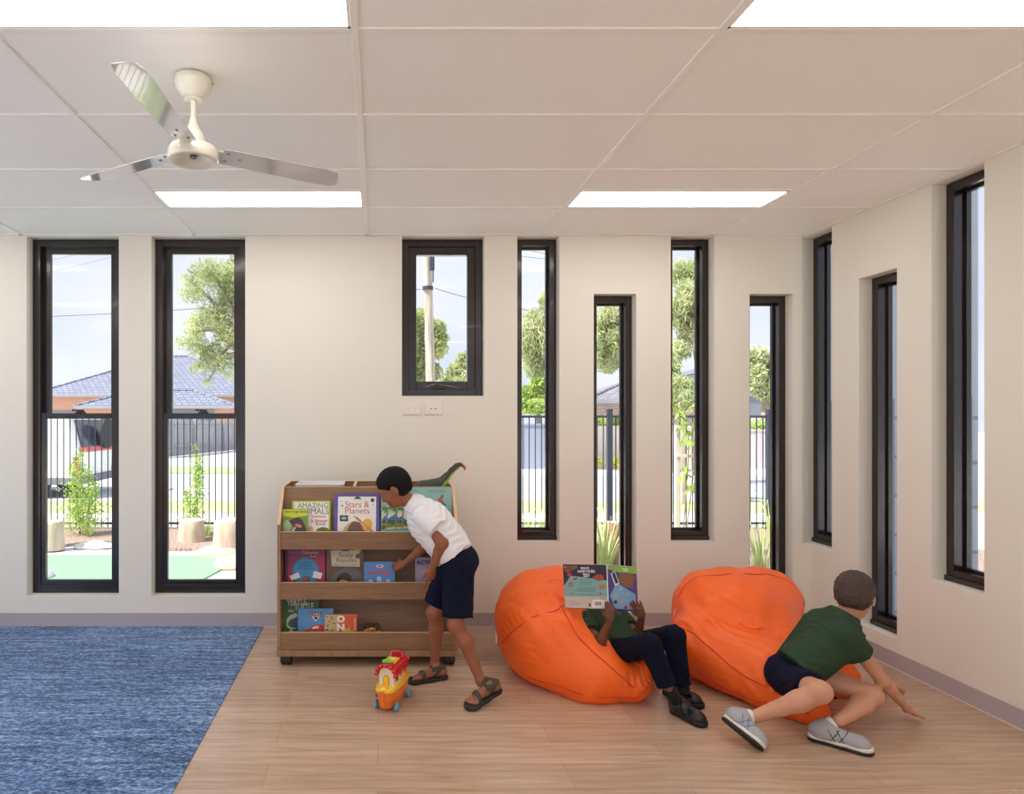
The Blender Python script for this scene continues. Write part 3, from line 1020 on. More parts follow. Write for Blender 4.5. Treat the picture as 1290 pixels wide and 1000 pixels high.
# ---- steel picket fence: one thing per bay
FY0 = 8.4
posts = [-5.3, -3.25, -1.2, .92, 3.0, 5.07, 6.9]
ztop = 1.475
nb = 0
bay_names = ['bay behind the bushy sapling at the far left window', 'bay behind the slim sapling', 'bay hidden by the wide plain wall', 'bay outside the tall window beside the square one', 'bay outside the third and second narrow windows', 'last bay towards the corner of the room']
pk = None
for i in range(len(posts) - 1):
    a, b = posts[i], posts[i + 1]
    t = thing('picket_fence', 'dark steel picket fence, ' + bay_names[i], 'fence', ((a + b) / 2, FY0, G0), 'steel picket fence panels')
    MB().box(a + .038, b - .038, FY0 - .012, FY0 + .012, ztop - .035, ztop - .005).build('rail', M_STEEL, t)
    MB().box(a + .038, b - .038, FY0 - .012, FY0 + .012, .06, .09).build('rail', M_STEEL, t)
    n = int(round((b - a) / .0815))
    for k in range(1, n):
        x = a + (b - a) * k / n
        if pk is None:
            pk = MB().tube([(x, FY0, .02), (x, FY0, ztop - .004)], .0075, 8).build('picket', M_STEEL, t)
            px0, tx0 = x, (a + b) / 2
        else:
            c = pk.copy(); COL.objects.link(c); c.parent = t
            c.location = ((x - (a + b) / 2) - (px0 - tx0), 0, 0)
for i, x in enumerate(posts):
    lab = ['steel fence post beyond the far left end', 'steel fence post behind the wall between the paired windows', 'steel fence post hidden left of the bookcase wall', 'steel fence post under the square window',
           'thick grey steel fence post seen in the short second narrow window', 'dark blue steel fence post seen in the last narrow window of the back wall', 'steel fence post past the room corner'][i]
    o = MB().box(x - .033, x + .033, FY0 - .033, FY0 + .033, G0, 1.535).box(x - .037, x + .037, FY0 - .037, FY0 + .037, 1.535, 1.55).build('fence_post', M_STEEL, None, bevel=.004)
    tag(o, lab, 'fence post', 'steel fence posts')

# ---- foliage
def leaf_mat(name, c1, c2, sc=3):
    m = bpy.data.materials.new(name); m.use_nodes = True
    t = m.node_tree; b = t.nodes['Principled BSDF']
    b.inputs['Roughness'].default_value = .6
    b.inputs['Specular IOR Level'].default_value = .3
    tc = t.nodes.new('ShaderNodeTexCoord')
    n = t.nodes.new('ShaderNodeTexNoise'); n.inputs['Scale'].default_value = sc; n.inputs['Detail'].default_value = 4
    r = t.nodes.new('ShaderNodeValToRGB')
    r.color_ramp.elements[0].position = .38; r.color_ramp.elements[0].color = c1
    r.color_ramp.elements[1].position = .62; r.color_ramp.elements[1].color = c2
    t.links.new(tc.outputs['Object'], n.inputs['Vector']); t.links.new(n.outputs['Fac'], r.inputs['Fac'])
    t.links.new(r.outputs['Color'], b.inputs['Base Color'])
    tr = t.nodes.new('ShaderNodeBsdfTranslucent')
    t.links.new(r.outputs['Color'], tr.inputs['Color'])
    mx = t.nodes.new('ShaderNodeMixShader'); mx.inputs[0].default_value = .4
    t.links.new(b.outputs[0], mx.inputs[1]); t.links.new(tr.outputs[0], mx.inputs[2])
    t.links.new(mx.outputs[0], t.nodes['Material Output'].inputs['Surface'])
    return m
L_PINE = leaf_mat('pine_foliage', rgb(150, 164, 108), rgb(210, 214, 160), 1.5)
L_GUM = leaf_mat('gum_foliage', rgb(168, 180, 128), rgb(216, 218, 176), 1.5)
L_BUSH = leaf_mat('bush_foliage', rgb(160, 190, 100), rgb(216, 226, 150), 2.5)
L_SAP = leaf_mat('sapling_leaves', rgb(140, 178, 80), rgb(210, 225, 130), 9)
L_STRAP = leaf_mat('strappy_leaves', rgb(190, 208, 130), rgb(236, 240, 190), 5)
M_TRUNK = mat('tree_trunk', rgb(150, 138, 125), rough=.9, noise=(6, .2))
M_TWIG = mat('twig', rgb(150, 130, 100), rough=.8)

def leaves(n, blobs, size, rng, aspect=.45, droop=0.0):
    """leaf blades scattered through blobs [(cx,cy,cz,rx,ry,rz)]"""
    B = np.array(blobs, dtype=float)
    vol = B[:, 3] * B[:, 4] * B[:, 5]
    pick = rng.choice(len(B), n, p=vol / vol.sum())
    d = rng.normal(size=(n, 3)); d /= np.linalg.norm(d, axis=1)[:, None]
    r = rng.random(n) ** .55
    c = B[pick, :3] + d * r[:, None] * B[pick, 3:]
    u = rng.normal(size=(n, 3)); u[:, 2] -= droop; u /= np.linalg.norm(u, axis=1)[:, None]
    v = np.cross(u, rng.normal(size=(n, 3))); v /= np.linalg.norm(v, axis=1)[:, None]
    s = size * (.6 + .8 * rng.random(n))[:, None]
    V = np.stack([c - u * s, c + v * s * aspect, c + u * s, c - v * s * aspect], 1).reshape(-1, 3)
    return V
def leaf_mesh(name, V, m, parent):
    off = np.array(wloc(parent)) if parent else 0
    n = len(V) // 4
    me = bpy.data.meshes.new(name)
    me.vertices.add(len(V)); me.vertices.foreach_set('co', (V - off).astype(np.float32).ravel())
    me.loops.add(4 * n); me.loops.foreach_set('vertex_index', np.arange(4 * n, dtype=np.int32))
    me.polygons.add(n); me.polygons.foreach_set('loop_start', np.arange(0, 4 * n, 4, dtype=np.int32))
    me.update(calc_edges=True)
    return link_mesh(name, me, m, parent)

def tree(lab, Y, px_blobs, trunk, n, size, m, cat='tree', name='tree', depth=.8, aspect=.45, droop=0, seed=1, group=None):
    """px_blobs: (px, py, radius_px_x, radius_px_y); trunk: (px, py_bottom ...) list of (px,py,r)"""
    rng = np.random.default_rng(seed)
    s = Y / F
    blobs = []
    for (a, b, rx, ry) in px_blobs:
        p = P(a, b, Y + rng.uniform(-.3, .3) * depth)
        blobs.append((p.x, p.y, p.z, rx * s, max(rx, ry) * s * depth, ry * s))
    base = P(trunk[0][0], trunk[0][1], Y)
    t = thing(name, lab, cat, (base.x, Y, G0), group)
    pts = [P(a, b, Y) for a, b, _ in trunk]
    pts[0].z = G0
    MB().tube(pts, [q[2] for q in trunk], 8).build('trunk', M_TRUNK, t, smooth=True)
    V = leaves(int(n * 2.2), blobs, size * .62, rng, aspect, droop)
    leaf_mesh('foliage', V, m, t)
    # limbs reach into the crown
    mb = MB()
    top = pts[-1]
    for (x, y, z, rx, ry, rz) in blobs[::2]:
        mb.tube([top * .5 + pts[-2] * .5, Vector((x, y, z)) * .6 + top * .4 + Vector((0, 0, -.1)), Vector((x, y, z))], [trunk[-1][2] * .8, trunk[-1][2] * .4, trunk[-1][2] * .12], 6)
    mb.build('branches', M_TRUNK, t, smooth=True)
    return t

tree('large pine tree with drooping pale green boughs, seen in the second tall window', 21,
     [(268, 345, 32, 20), (245, 368, 22, 15), (285, 372, 22, 26), (270, 400, 30, 20), (245, 418, 14, 24), (285, 425, 18, 22), (258, 440, 24, 14),
      (232, 432, 13, 10), (275, 455, 26, 16), (250, 462, 14, 12), (262, 480, 9, 10), (290, 470, 12, 12), (236, 352, 12, 8), (308, 350, 26, 40), (318, 420, 26, 44)],
     [(330, 585, .28), (325, 480, .24), (305, 400, .16)], 9000, .12, L_PINE, aspect=.2, seed=3)
tree('round green tree behind the power pole, seen in the square window', 26,
     [(530, 400, 12, 14), (524, 420, 12, 16), (548, 415, 16, 14), (545, 440, 20, 14), (528, 455, 16, 18), (556, 428, 12, 10), (540, 468, 18, 14), (512, 430, 16, 40), (520, 490, 28, 20)],
     [(535, 575, .2), (535, 500, .18), (536, 440, .1)], 7000, .16, L_PINE, seed=4, aspect=.3)
tree('loose pale tree in the lower corner of the square window', 30,
     [(585, 456, 12, 14), (575, 468, 14, 12), (592, 475, 18, 16), (566, 480, 14, 10), (580, 490, 24, 16)],
     [(585, 575, .2), (586, 500, .15), (586, 470, .1)], 4200, .15, L_GUM, seed=5)
tree('tall drooping gum tree in the narrow window beside the square one', 18,
     [(672, 410, 16, 22), (690, 380, 12, 16), (665, 435, 16, 18), (685, 425, 14, 24), (675, 458, 18, 20), (706, 400, 18, 40), (700, 450, 14, 30)],
     [(700, 575, .16), (698, 470, .13), (692, 410, .08)], 6500, .16, L_GUM, aspect=.16, droop=1.5, seed=6)
tree('round bright green bush over the grey fence in the narrow window beside the square one', 20.5,
     [(680, 482, 14, 12), (665, 496, 12, 12), (690, 500, 16, 14), (674, 512, 20, 10), (658, 512, 12, 10), (700, 490, 14, 20)],
     [(678, 575, .1), (678, 530, .09), (678, 505, .06)], 4500, .10, L_BUSH, cat='bush', name='bush', seed=7)
tree('pale gum tree hanging over the tiled roof in the short second narrow window', 17,
     [(768, 395, 16, 16), (756, 420, 14, 22), (775, 430, 16, 22), (765, 455, 18, 16), (790, 400, 22, 40), (745, 440, 12, 30)],
     [(800, 580, .16), (798, 480, .13), (785, 420, .09)], 6500, .13, L_GUM, aspect=.2, droop=1, seed=8)
tree('tall feathery gum tree filling the third narrow window', 14,
     [(858, 345, 16, 20), (866, 370, 16, 20), (852, 395, 16, 20), (868, 415, 16, 20), (856, 440, 16, 16), (848, 465, 8, 22), (880, 380, 18, 60)],
     [(888, 600, .12), (884, 480, .1), (872, 400, .07)], 6500, .12, L_GUM, aspect=.18, droop=1.2, seed=9)
tree('low leafy shrub under the eaves in the third narrow window', 11,
     [(858, 490, 18, 16), (868, 505, 14, 14), (850, 500, 10, 20)],
     [(862, 632, .04), (862, 560, .035), (861, 510, .03)], 2600, .10, L_GUM, cat='bush', name='bush', aspect=.2, droop=1, seed=10)
tree('round hazy tree behind the fence post in the last narrow window', 22,
     [(955, 450, 14, 14), (970, 462, 14, 18), (950, 475, 14, 20), (966, 490, 18, 16), (985, 470, 16, 30)],
     [(965, 575, .18), (965, 510, .15), (964, 470, .08)], 5200, .14, L_GUM, seed=12)
tree('yellow green shrub on the far side of the road behind the white van', 19,
     [(121, 573, 8, 14), (126, 582, 9, 8)], [(121, 578, .04), (121, 574, .035), (121, 570, .03)], 900, .08, leaf_mat('ochre_foliage', rgb(190, 180, 80), rgb(220, 210, 110), 4), cat='bush', name='bush', seed=13)
tree('trimmed green hedge above the pale fence in the short second narrow window', 19.6,
     [(760, 532, 16, 9), (785, 532, 16, 9), (740, 532, 14, 9)], [(765, 575, .05), (765, 560, .05), (765, 540, .04)], 2600, .07, L_BUSH, cat='bush', name='hedge', seed=14)
tree('low yellow flowering shrub at the foot of the pale fence across the road', 18.3,
     [(772, 583, 10, 7), (752, 582, 6, 8), (785, 584, 8, 6)], [(772, 588, .03), (772, 585, .03), (772, 582, .03)], 1500, .05, leaf_mat('yellow_flowers', rgb(190, 200, 90), rgb(235, 220, 90), 6), cat='bush', name='bush', seed=15)
tree('green hedge over the pale fence in the last narrow window', 19.6,
     [(958, 538, 16, 10), (980, 538, 16, 10)], [(960, 575, .05), (960, 560, .05), (960, 545, .04)], 1800, .07, L_BUSH, cat='bush', name='hedge', seed=16)

# saplings in front of the fence
def sapling(px, Y, ytop, w, n, lab, seed, bushy):
    n = int(n * 2.4)
    rng = np.random.default_rng(seed)
    x = (px - VX) * Y / F
    zt = CH + (VY - ytop) * Y / F
    t = thing('sapling', lab, 'sapling', (x, Y, G0))
    mb = MB(); Vs = []
    ns = 7 if bushy else 4
    for k in range(ns):
        a = rng.random() * 6.28; r = w * (.25 + .75 * rng.random()) * (k > 0)
        h = zt * (1 if k == 0 else .45 + .45 * rng.random())
        pts = [Vector((x + .02 * math.cos(a), Y + .02 * math.sin(a), G0)), Vector((x + r * .6 * math.cos(a), Y + r * .6 * math.sin(a), h * .55)), Vector((x + r * math.cos(a), Y + r * math.sin(a), h))]
        mb.tube(pts, [.006, .004, .002], 6)
        m = n // ns
        f = rng.random(m)
        for q in f:
            z = q
            c = pts[0].lerp(pts[1], min(1, z * 2)) if z < .5 else pts[1].lerp(pts[2], (z - .5) * 2)
            if z < .12: continue
            sp = .07 * (1.25 - z) * (1.6 if bushy else 1)
            Vs.append((c.x + rng.normal() * sp, c.y + rng.normal() * sp, c.z + rng.normal() * .03, .001, .001, .001))
    mb.build('stems', M_TWIG, t, smooth=True)
    B = np.array(Vs)
    N = len(B)
    u = rng.normal(size=(N, 3)); u[:, 2] += .5; u /= np.linalg.norm(u, axis=1)[:, None]
    v = np.cross(u, rng.normal(size=(N, 3))); v /= np.linalg.norm(v, axis=1)[:, None]
    s = (.011 + .011 * rng.random(N))[:, None]
    c = B[:, :3]
    V = np.stack([c - u * s, c + v * s * .5, c + u * s, c - v * s * .5], 1).reshape(-1, 3)
    leaf_mesh('foliage', V, L_SAP, t)
sapling(102, 8.0, 566, .24, 1500, 'bushy young sapling in front of the fence, in the far left window', 21, True)
sapling(246, 8.0, 560, .16, 800, 'slim young sapling in front of the fence, in the second tall window', 22, False)
def tuft(px, Y, ytop, n, w, lab, seed, name='grass_tuft', m=L_STRAP, cat='grass plant', lw=.005):
    rng = np.random.default_rng(seed)
    x = (px - VX) * Y / F; h = CH + (VY - ytop) * Y / F
    t = MB()
    for k in range(n):
        a = rng.random() * 6.28; r = w * (.2 + .8 * rng.random()); hh = h * (.55 + .45 * rng.random())
        d = Vector((math.cos(a), math.sin(a), 0)); s = Vector((-d.y, d.x, 0)) * lw
        b = Vector((x, Y, G0 - .01)) + d * .02
        p = [b, b + d * r * .3 + Vector((0, 0, hh * .6)), b + d * r * .8 + Vector((0, 0, hh * .95)), b + d * r * 1.3 + Vector((0, 0, hh * .85))]
        vs = []
        for q, ww in zip(p, (1, 1, .7, .1)): vs += [q - s * ww, q + s * ww]
        t.add(vs, [(0, 1, 3, 2), (2, 3, 5, 4), (4, 5, 7, 6)])
    o = t.build(name, m)
    return tag(o, lab, cat)
tuft(113, 7.9, 648, 40, .22, 'low bright green tuft at the foot of the bushy sapling', 31, m=L_BUSH)
tuft(262, 7.9, 652, 24, .12, 'small green tuft between the two tree stumps', 32, m=L_BUSH)
tuft(294, 7.7, 632, 14, .2, 'pale strappy plant beside the wide split stump', 34)
tuft(762, 5.6, 630, 60, .3, 'tall strappy green plant at the foot of the short second narrow window', 33)
tuft(776, 6.3, 640, 24, .3, 'strappy plant with pale blades behind the brown post stump', 35)
tuft(666, 7.9, 640, 40, .25, 'feathery pale grass in the narrow window beside the square one', 37, lw=.003)
tuft(683, 7.8, 628, 40, .2, 'taller feathery pale grass next to the feathery clump', 38, lw=.003)
tuft(960, 5.6, 650, 60, .35, 'strappy arching plant at the foot of the last narrow window', 36)
tuft(973, 6.6, 610, 18, .22, 'taller strappy plant leaning against the last fence post', 39)
# climbing plant on a timber stake, third narrow window
t = thing('plant_stake', 'pale timber stake with a short crossbar supporting a climbing plant', 'garden stake', P(853, 660, 6.6))
t.location.z = G0
a = P(853, 535, 6.6); 
M_STAKE = mat('stake_timber', rgb(226, 214, 196), rough=.8)
MB().box(a.x - .02, a.x + .02, 6.58, 6.62, G0, a.z).build('stake', M_STAKE, t)
b = P(853, 572, 6.6)
MB().box(a.x - .02, a.x + .2, 6.56, 6.58, b.z - .03, b.z).build('crossbar', M_STAKE, t)
t = thing('climbing_plant', 'climbing plant with broad drooping green leaves arching over the stake', 'plant', (a.x + .1, 6.55, G0))
arch = [P(858, 668, 6.55), P(866, 600, 6.5), P(868, 555, 6.5), P(862, 528, 6.52), P(853, 518, 6.55)]
arch[0].z = G0
arch2 = [P(860, 668, 6.5), P(874, 590, 6.5), P(873, 540, 6.5), P(858, 512, 6.5), P(846, 530, 6.5)]
arch2[0].z = G0
MB().tube(arch, [.006, .006, .005, .004, .003]).tube(arch2, [.006, .006, .005, .004, .003]).build('vine_stems', M_TWIG, t, smooth=True)
V = leaves(70, [(p.x, p.y, p.z, .13, .1, .2) for p in arch[1:4]], .05, np.random.default_rng(5), .45, 1.5)
leaf_mesh('foliage', V, L_SAP, t)

# ---- the van parked along the street, seen from its rear corner
M_VAN = mat('white_car_paint', rgb(238, 238, 240), rough=.25, coat=.5)
M_VGL = mat('dark_car_glass', rgb(66, 70, 88), rough=.1)
M_RED = mat('red_stripe', rgb(206, 60, 78), rough=.4)
M_TYRE = mat('tyre', rgb(60, 60, 66), rough=.8)
vx1, vy0, vy1, vz = -5.45, 11.75, 13.35, 1.49
t = thing('van', 'white van with dark rear window and a red stripe, parked behind the fence', 'van', (-7.3, 12.5, G0 - .01))
prof = [(0, .30), (.02, .62), (.03, .86), (-.16, 1.40), (-.30, vz), (-2.6, vz), (-3.2, 1.35), (-3.6, 1.0), (-4.3, .85), (-4.4, .5), (-4.4, .28)]
mb = MB(); mb.prism([(vx1 + x, vy0, z) for x, z in prof], (0, vy1 - vy0, 0))
mb.build('body', M_VAN, t, bevel=.05, seg=3)
# rear window, stripe, lamps lie on the sloping rear
mb = MB(); mb.prism([(vx1 + .032, vy0 + .12, .90), (vx1 - .152, vy0 + .22, 1.40), (vx1 - .152, vy1 - .22, 1.40), (vx1 + .032, vy1 - .12, .90)], (.012, 0, .004))
mb.build('rear_window', M_VGL, t)
mb = MB(); mb.prism([(vx1 + .026, vy0 + .04, .80), (vx1 + .036, vy0 + .04, .90), (vx1 + .036, vy1 - .04, .90), (vx1 + .026, vy1 - .04, .80)], (.012, 0, 0))
mb.build('red_stripe', M_RED, t)
mb = MB(); mb.box(vx1 - .06, vx1 + .02, vy0 - .012, vy0 + .10, .38, .72); mb.build('tail_lamp', M_RED, t)
mb = MB(); mb.box(vx1 - .06, vx1 + .02, vy1 - .10, vy1 + .012, .38, .72); mb.build('tail_lamp', M_RED, t)
mb = MB(); mb.prism([(vx1 - .55, vy0 - .006, .92), (vx1 - .62, vy0 - .006, 1.36), (vx1 - 2.5, vy0 - .006, 1.36), (vx1 - 3.1, vy0 - .006, .95)], (0, .01, 0))
mb.build('side_window', M_VGL, t)
MB().box(vx1 - 4.3, vx1 + .06, vy0 - .01, vy1 + .01, .22, .36).build('bumper', mat('grey_bumper', rgb(120, 120, 130), rough=.6), t, bevel=.02)
for wx in (-.85, -3.5):
    for wy in (vy0 + .1, vy1 - .1):
        w_ = MB().lathe([(0, -.1), (.28, -.1), (.31, -.07), (.31, .07), (.28, .1), (0, .1)], (vx1 + wx, wy, G0 - .01 + .31), 28, 'y').build('wheel', M_TYRE, t, smooth=True)
MB().lathe([(0, 0), (.27, 0), (.30, .03), (.30, .10), (0, .12)], (vx1 + .03, (vy0 + vy1) / 2 + .25, 1.14), 28, 'x').build('spare_wheel', M_TYRE, t, smooth=True)

# ---- fences across the road
M_PALE = mat('grey_palings', rgb(162, 160, 168), rough=.9, noise=(3, .2), stretch=(4, 4, .3))
A, B = Vector((-7.95, 23.5, 0)), Vector((-5.6, 33.0, 0))
t = thing('paling_fence', 'weathered grey timber paling fence running away down the driveway', 'fence', (A.x, A.y, G0))
d = (B - A); L = d.length; d.normalize(); nrm = Vector((d.y, -d.x, 0))
mb = MB(); k = 0; x = 0
while x < L:
    p = A + d * x; q = A + d * (x + .14)
    z1 = 1.42 + .015 * ((k * 37) % 5 - 2) - .30 * x / L
    mb.prism([(p.x, p.y, G0), (q.x, q.y, G0), (q.x, q.y, z1), (p.x, p.y, z1)], nrm * .02)
    x += .15; k += 1
mb.build('palings', M_PALE, t)
for s in (0, .25, .5, .75, 1):
    p = A + d * (L * s) + nrm * .06
    MB().box(p.x - .06, p.x + .06, p.y - .06, p.y + .06, G0, 1.5 - .3 * s).build('post', M_PALE, t)
for z in (.35, 1.1):
    p, q = A + nrm * .03, B + nrm * .03
    mb = MB(); mb.prism([(p.x, p.y, z), (q.x, q.y, z - .15), (q.x, q.y, z - .07), (p.x, p.y, z + .08)], nrm * .03); mb.build('rail', M_PALE, t)
def panel_fence(name, lab, x0, x1, Y, z1, m, w=.2, cat='fence'):
    t = thing(name, lab, cat, ((x0 + x1) / 2, Y, G0))
    mb = MB(); x = x0; k = 0
    while x < x1 - .01:
        mb.box(x + .004, min(x + w, x1) - .004, Y + (.012 if k % 2 else 0), Y + .03, G0, z1); x += w; k += 1
    mb.build('panels', m, t)
    MB().box(x0, x1, Y - .02, Y + .05, z1, z1 + .05).build('top_rail', m, t)
panel_fence('metal_fence', 'flat blue grey metal fence across the road behind the pickets', 3.2, 6.0, 18.6, 1.22, mat('grey_blue_metal', rgb(150, 158, 180), rough=.5), 1.0)
panel_fence('board_fence', 'pale cream board fence across the road with a hedge above it', 6.0, 10.4, 18.9, 1.15, mat('pale_boards', rgb(226, 214, 204), rough=.8), .15)
panel_fence('board_fence', 'pinkish board fence across the road near the corner of the room', 10.4, 14.5, 18.9, 1.05, mat('pink_boards', rgb(206, 190, 192), rough=.8), .15)

# ---- houses
def tile_mat(name, c1, c2):
    m = mat(name, c1, rough=.7)
    t = m.node_tree; b = t.nodes['Principled BSDF']
    tc = t.nodes.new('ShaderNodeTexCoord'); br = t.nodes.new('ShaderNodeTexBrick')
    br.inputs['Scale'].default_value = 1; br.inputs['Brick Width'].default_value = .42; br.inputs['Row Height'].default_value = .30
    br.inputs['Mortar Size'].default_value = .045; br.inputs['Mortar Smooth'].default_value = .6
    br.inputs['Color1'].default_value = c1; br.inputs['Color2'].default_value = c2
    br.inputs['Mortar'].default_value = tuple(x * .55 for x in c1[:3]) + (1,)
    t.links.new(tc.outputs['Object'], br.inputs['Vector']); t.links.new(br.outputs['Color'], b.inputs['Base Color'])
    return m
M_TILE = tile_mat('grey_roof_tiles', rgb(122, 126, 148), rgb(138, 141, 162))
M_TILE2 = tile_mat('brown_grey_roof_tiles', rgb(134, 130, 140), rgb(150, 146, 156))
M_RBRICK = brick_mat('orange_brick', rgb(204, 150, 124), rgb(196, 140, 114), rgb(214, 180, 160), rot=(math.radians(90), 0, 0))
M_BBRICK = brick_mat('brown_brick', rgb(170, 148, 140), rgb(150, 130, 124), rgb(196, 184, 178), rot=(math.radians(90), 0, 0))
M_HWIN = mat('house_window', rgb(120, 126, 140), rough=.2)
M_GUTT = mat('gutter', rgb(150, 152, 160), rough=.5)
def house(lab, x0, x1, y0, y1, ze, zr, mw, mr, wins=(), eave=.5, ridge_in=None, wall_top=None):
    t = thing('house', lab, 'house', ((x0 + x1) / 2, (y0 + y1) / 2, G0))
    wt = ze
    MB().box(x0, x1, y0, y1, G0, wt).build('wall', mw, t)
    a0, a1, b0, b1 = x0 - eave, x1 + eave, y0 - eave, y1 + eave
    ri = ridge_in if ridge_in is not None else (b1 - b0) / 2
    ym = (b0 + b1) / 2
    r0, r1 = Vector((a0 + ri, ym, zr)), Vector((a1 - ri, ym, zr))
    if r0.x > r1.x: r0.x = r1.x = (a0 + a1) / 2
    c = [Vector((a0, b0, ze)), Vector((a1, b0, ze)), Vector((a1, b1, ze)), Vector((a0, b1, ze))]
    mb = MB(); mb.add([*c, r0, r1], [(0, 1, 5, 4), (1, 2, 5), (2, 3, 4, 5), (3, 0, 4), (0, 3, 2, 1)])
    mb.build('roof', mr, t)
    MB().tube([r0 + Vector((0, 0, .02)), r1 + Vector((.01, 0, .02))], .09, 8).tube([c[0], r0], .09, 8).tube([c[1], r1], .09, 8).build('ridge_capping', mr, t)
    MB().box(a0, a1, b0 - .12, b0, ze - .14, ze + .02).build('gutter', M_GUTT, t)
    for (wx0, wx1, wz0, wz1) in wins:
        f = MB().box(wx0 - .06, wx1 + .06, y0 - .05, y0 + .02, wz0 - .06, wz1 + .06).build('window', M_GUTT, t)
        MB().box(wx0, wx1, y0 - .07, y0 - .03, wz0, wz1).build('pane', M_HWIN, f)
    return t
house('orange brick house with a large grey tiled hip roof behind the van', -24.0, -8.0, 46, 57, 3.05, 6.3, M_RBRICK, M_TILE, [(-23, -21.5, .9, 1.9), (-18.5, -16.0, .9, 1.95)], ridge_in=7.5)
house('lower wing of brick with grey tiles and gutter, in front of the big roof', -17.2, -8.6, 38.0, 41.0, 2.12, 3.1, M_RBRICK, M_TILE, [(-12.3, -9.6, .8, 1.85)], eave=.4, ridge_in=3)
house('brown brick house with a pale grey roof behind the hedge', 9.3, 14.6, 28, 34, 2.2, 3.2, M_BBRICK, M_TILE2, [(11.4, 12.2, 1.1, 1.9)], eave=.5)
house('pale rendered house with a dark roof behind the feathery gum tree', 15.9, 21.5, 30, 37, 3.6, 4.5, mat('cream_render', rgb(226, 216, 206), rough=.9), M_TILE, [(16.6, 18.2, 1.6, 2.4)], eave=.4)

# ---- power pole and wires
M_POLE = mat('pole_timber', rgb(186, 172, 160), rough=.9, noise=(10, .3), stretch=(1, 1, .1))
t = thing('power_pole', 'leaning grey timber power pole seen in the square window', 'power pole', P(547, 575, 24))
t.location.z = G0
p0, p1 = P(545, 575, 24), P(534, 160, 24); p0.z = G0
MB().tube([p0, p1], [.19, .13], 14).build('pole', M_POLE, t, smooth=True)
c = P(542.5, 330, 23.9)
MB().box(c.x - .04, c.x + .12, 23.6, 23.8, c.z - .35, c.z + .25).box(c.x + .05, c.x + .09, 23.6, 23.7, c.z - .8, c.z - .3).build('fuse_box', M_STEEL, t)
MB().box(p1.x - 1.2, p1.x + 1.2, 23.85, 23.95, p1.z - .5, p1.z - .35).build('crossarm', M_POLE, t)
c2 = P(539, 363, 23.9)
MB().lathe([(0, -.06), (.2, -.06), (.2, .06), (0, .06)], c2, 14).build('pole_band', M_STEEL, t)
M_WIRE = mat('wire', rgb(120, 120, 135), rough=.6)
def wire(a, b, sag, r, lab):
    pts = []
    for k in range(25):
        s = k / 24
        p = a.lerp(b, s); p.z -= sag * 4 * s * (1 - s); pts.append(p)
    o = MB().tube(pts, r, 5).build('power_cable', M_WIRE)
    return tag(o, lab, 'power cable', 'overhead cables')
wire(P(548, 363, 23.5), P(900, 395, 20), .5, .02, 'thick overhead cable leaving the pole to the right at band height')
wire(P(530, 364, 23.9), P(-60, 402, 26), .2, .018, 'overhead cable from the pole band towards the far left windows')
wire(P(526, 190, 24), P(-60, 320, 40), .4, .012, 'topmost thin overhead cable to the left of the pole')
wire(P(526, 200, 24), P(-60, 352, 40), .4, .012, 'second thin overhead cable to the left of the pole')
wire(P(526, 210, 24), P(-60, 368, 40), .4, .012, 'third thin overhead cable to the left of the pole')
wire(P(553, 290, 24), P(1100, 380, 24), .3, .012, 'upper thin overhead cable to the right of the pole')
wire(P(553, 310, 24), P(1100, 345, 24), .3, .012, 'second thin overhead cable to the right of the pole')
# ================================================================== BOOKCASE
def wood(name, c, horizontal=True):
    m = mat(name, c, rough=.45)
    t = m.node_tree; b = t.nodes['Principled BSDF']
    tc = t.nodes.new('ShaderNodeTexCoord'); mp = t.nodes.new('ShaderNodeMapping')
    mp.inputs['Scale'].default_value = (1.6, 14, 22) if horizontal else (14, 14, 1.6)
    n = t.nodes.new('ShaderNodeTexNoise'); n.inputs['Scale'].default_value = 2.6; n.inputs['Detail'].default_value = 7; n.inputs['Distortion'].default_value = .8
    r = t.nodes.new('ShaderNodeValToRGB')
    r.color_ramp.elements[0].position = .3; r.color_ramp.elements[0].color = tuple(x * .78 for x in c[:3]) + (1,)
    r.color_ramp.elements[1].position = .7; r.color_ramp.elements[1].color = tuple(x * 1.12 for x in c[:3]) + (1,)
    t.links.new(tc.outputs['Object'], mp.inputs['Vector']); t.links.new(mp.outputs['Vector'], n.inputs['Vector'])
    t.links.new(n.outputs['Fac'], r.inputs['Fac']); t.links.new(r.outputs['Color'], b.inputs['Base Color'])
    return m
M_OAK = wood('bookcase_laminate', rgb(148, 112, 82))
M_OAKV = wood('bookcase_side_laminate', rgb(158, 122, 92), False)
M_EDGE = mat('bookcase_edge_band', rgb(222, 186, 146), rough=.5)
BX0, BX1 = -.584, .466
BFY, BTY, BRY = 3.765, 3.935, 4.285      # front, top front, rear
ZBASE = .062
Z1 = 1.024
bc = thing('bookcase', 'wooden display bookcase on black castors with books on three tiers', 'bookcase', ((BX0 + BX1) / 2, 4.0, 0))
th = .018
side = [(BFY, ZBASE), (BFY, .82), (BTY, Z1), (BRY, Z1), (BRY, ZBASE)]
for x in (BX0, BX1 - th):
    mb = MB(); mb.prism([(x, y, z) for y, z in side], (th, 0, 0))
    s = mb.build('side_panel', M_OAKV, bc)
    mb = MB()
    e = .0012
    dy, dz = BTY - BFY, Z1 - .82
    mb.add([(x, BFY - e, .82), (x + th, BFY - e, .82), (x + th, BTY - e, Z1 + e), (x, BTY - e, Z1 + e)], [(0, 1, 2, 3)])
    mb.add([(x, BTY - e, Z1 + e), (x + th, BTY - e, Z1 + e), (x + th, BRY, Z1 + e), (x, BRY, Z1 + e)], [(0, 1, 2, 3)])
    mb.build('edge_band', M_EDGE, s)
xi0, xi1 = BX0 + th, BX1 - th
def edge(y, z):
    return MB().box(xi0, xi1, y - .001, y + .018, z, z + .0014)
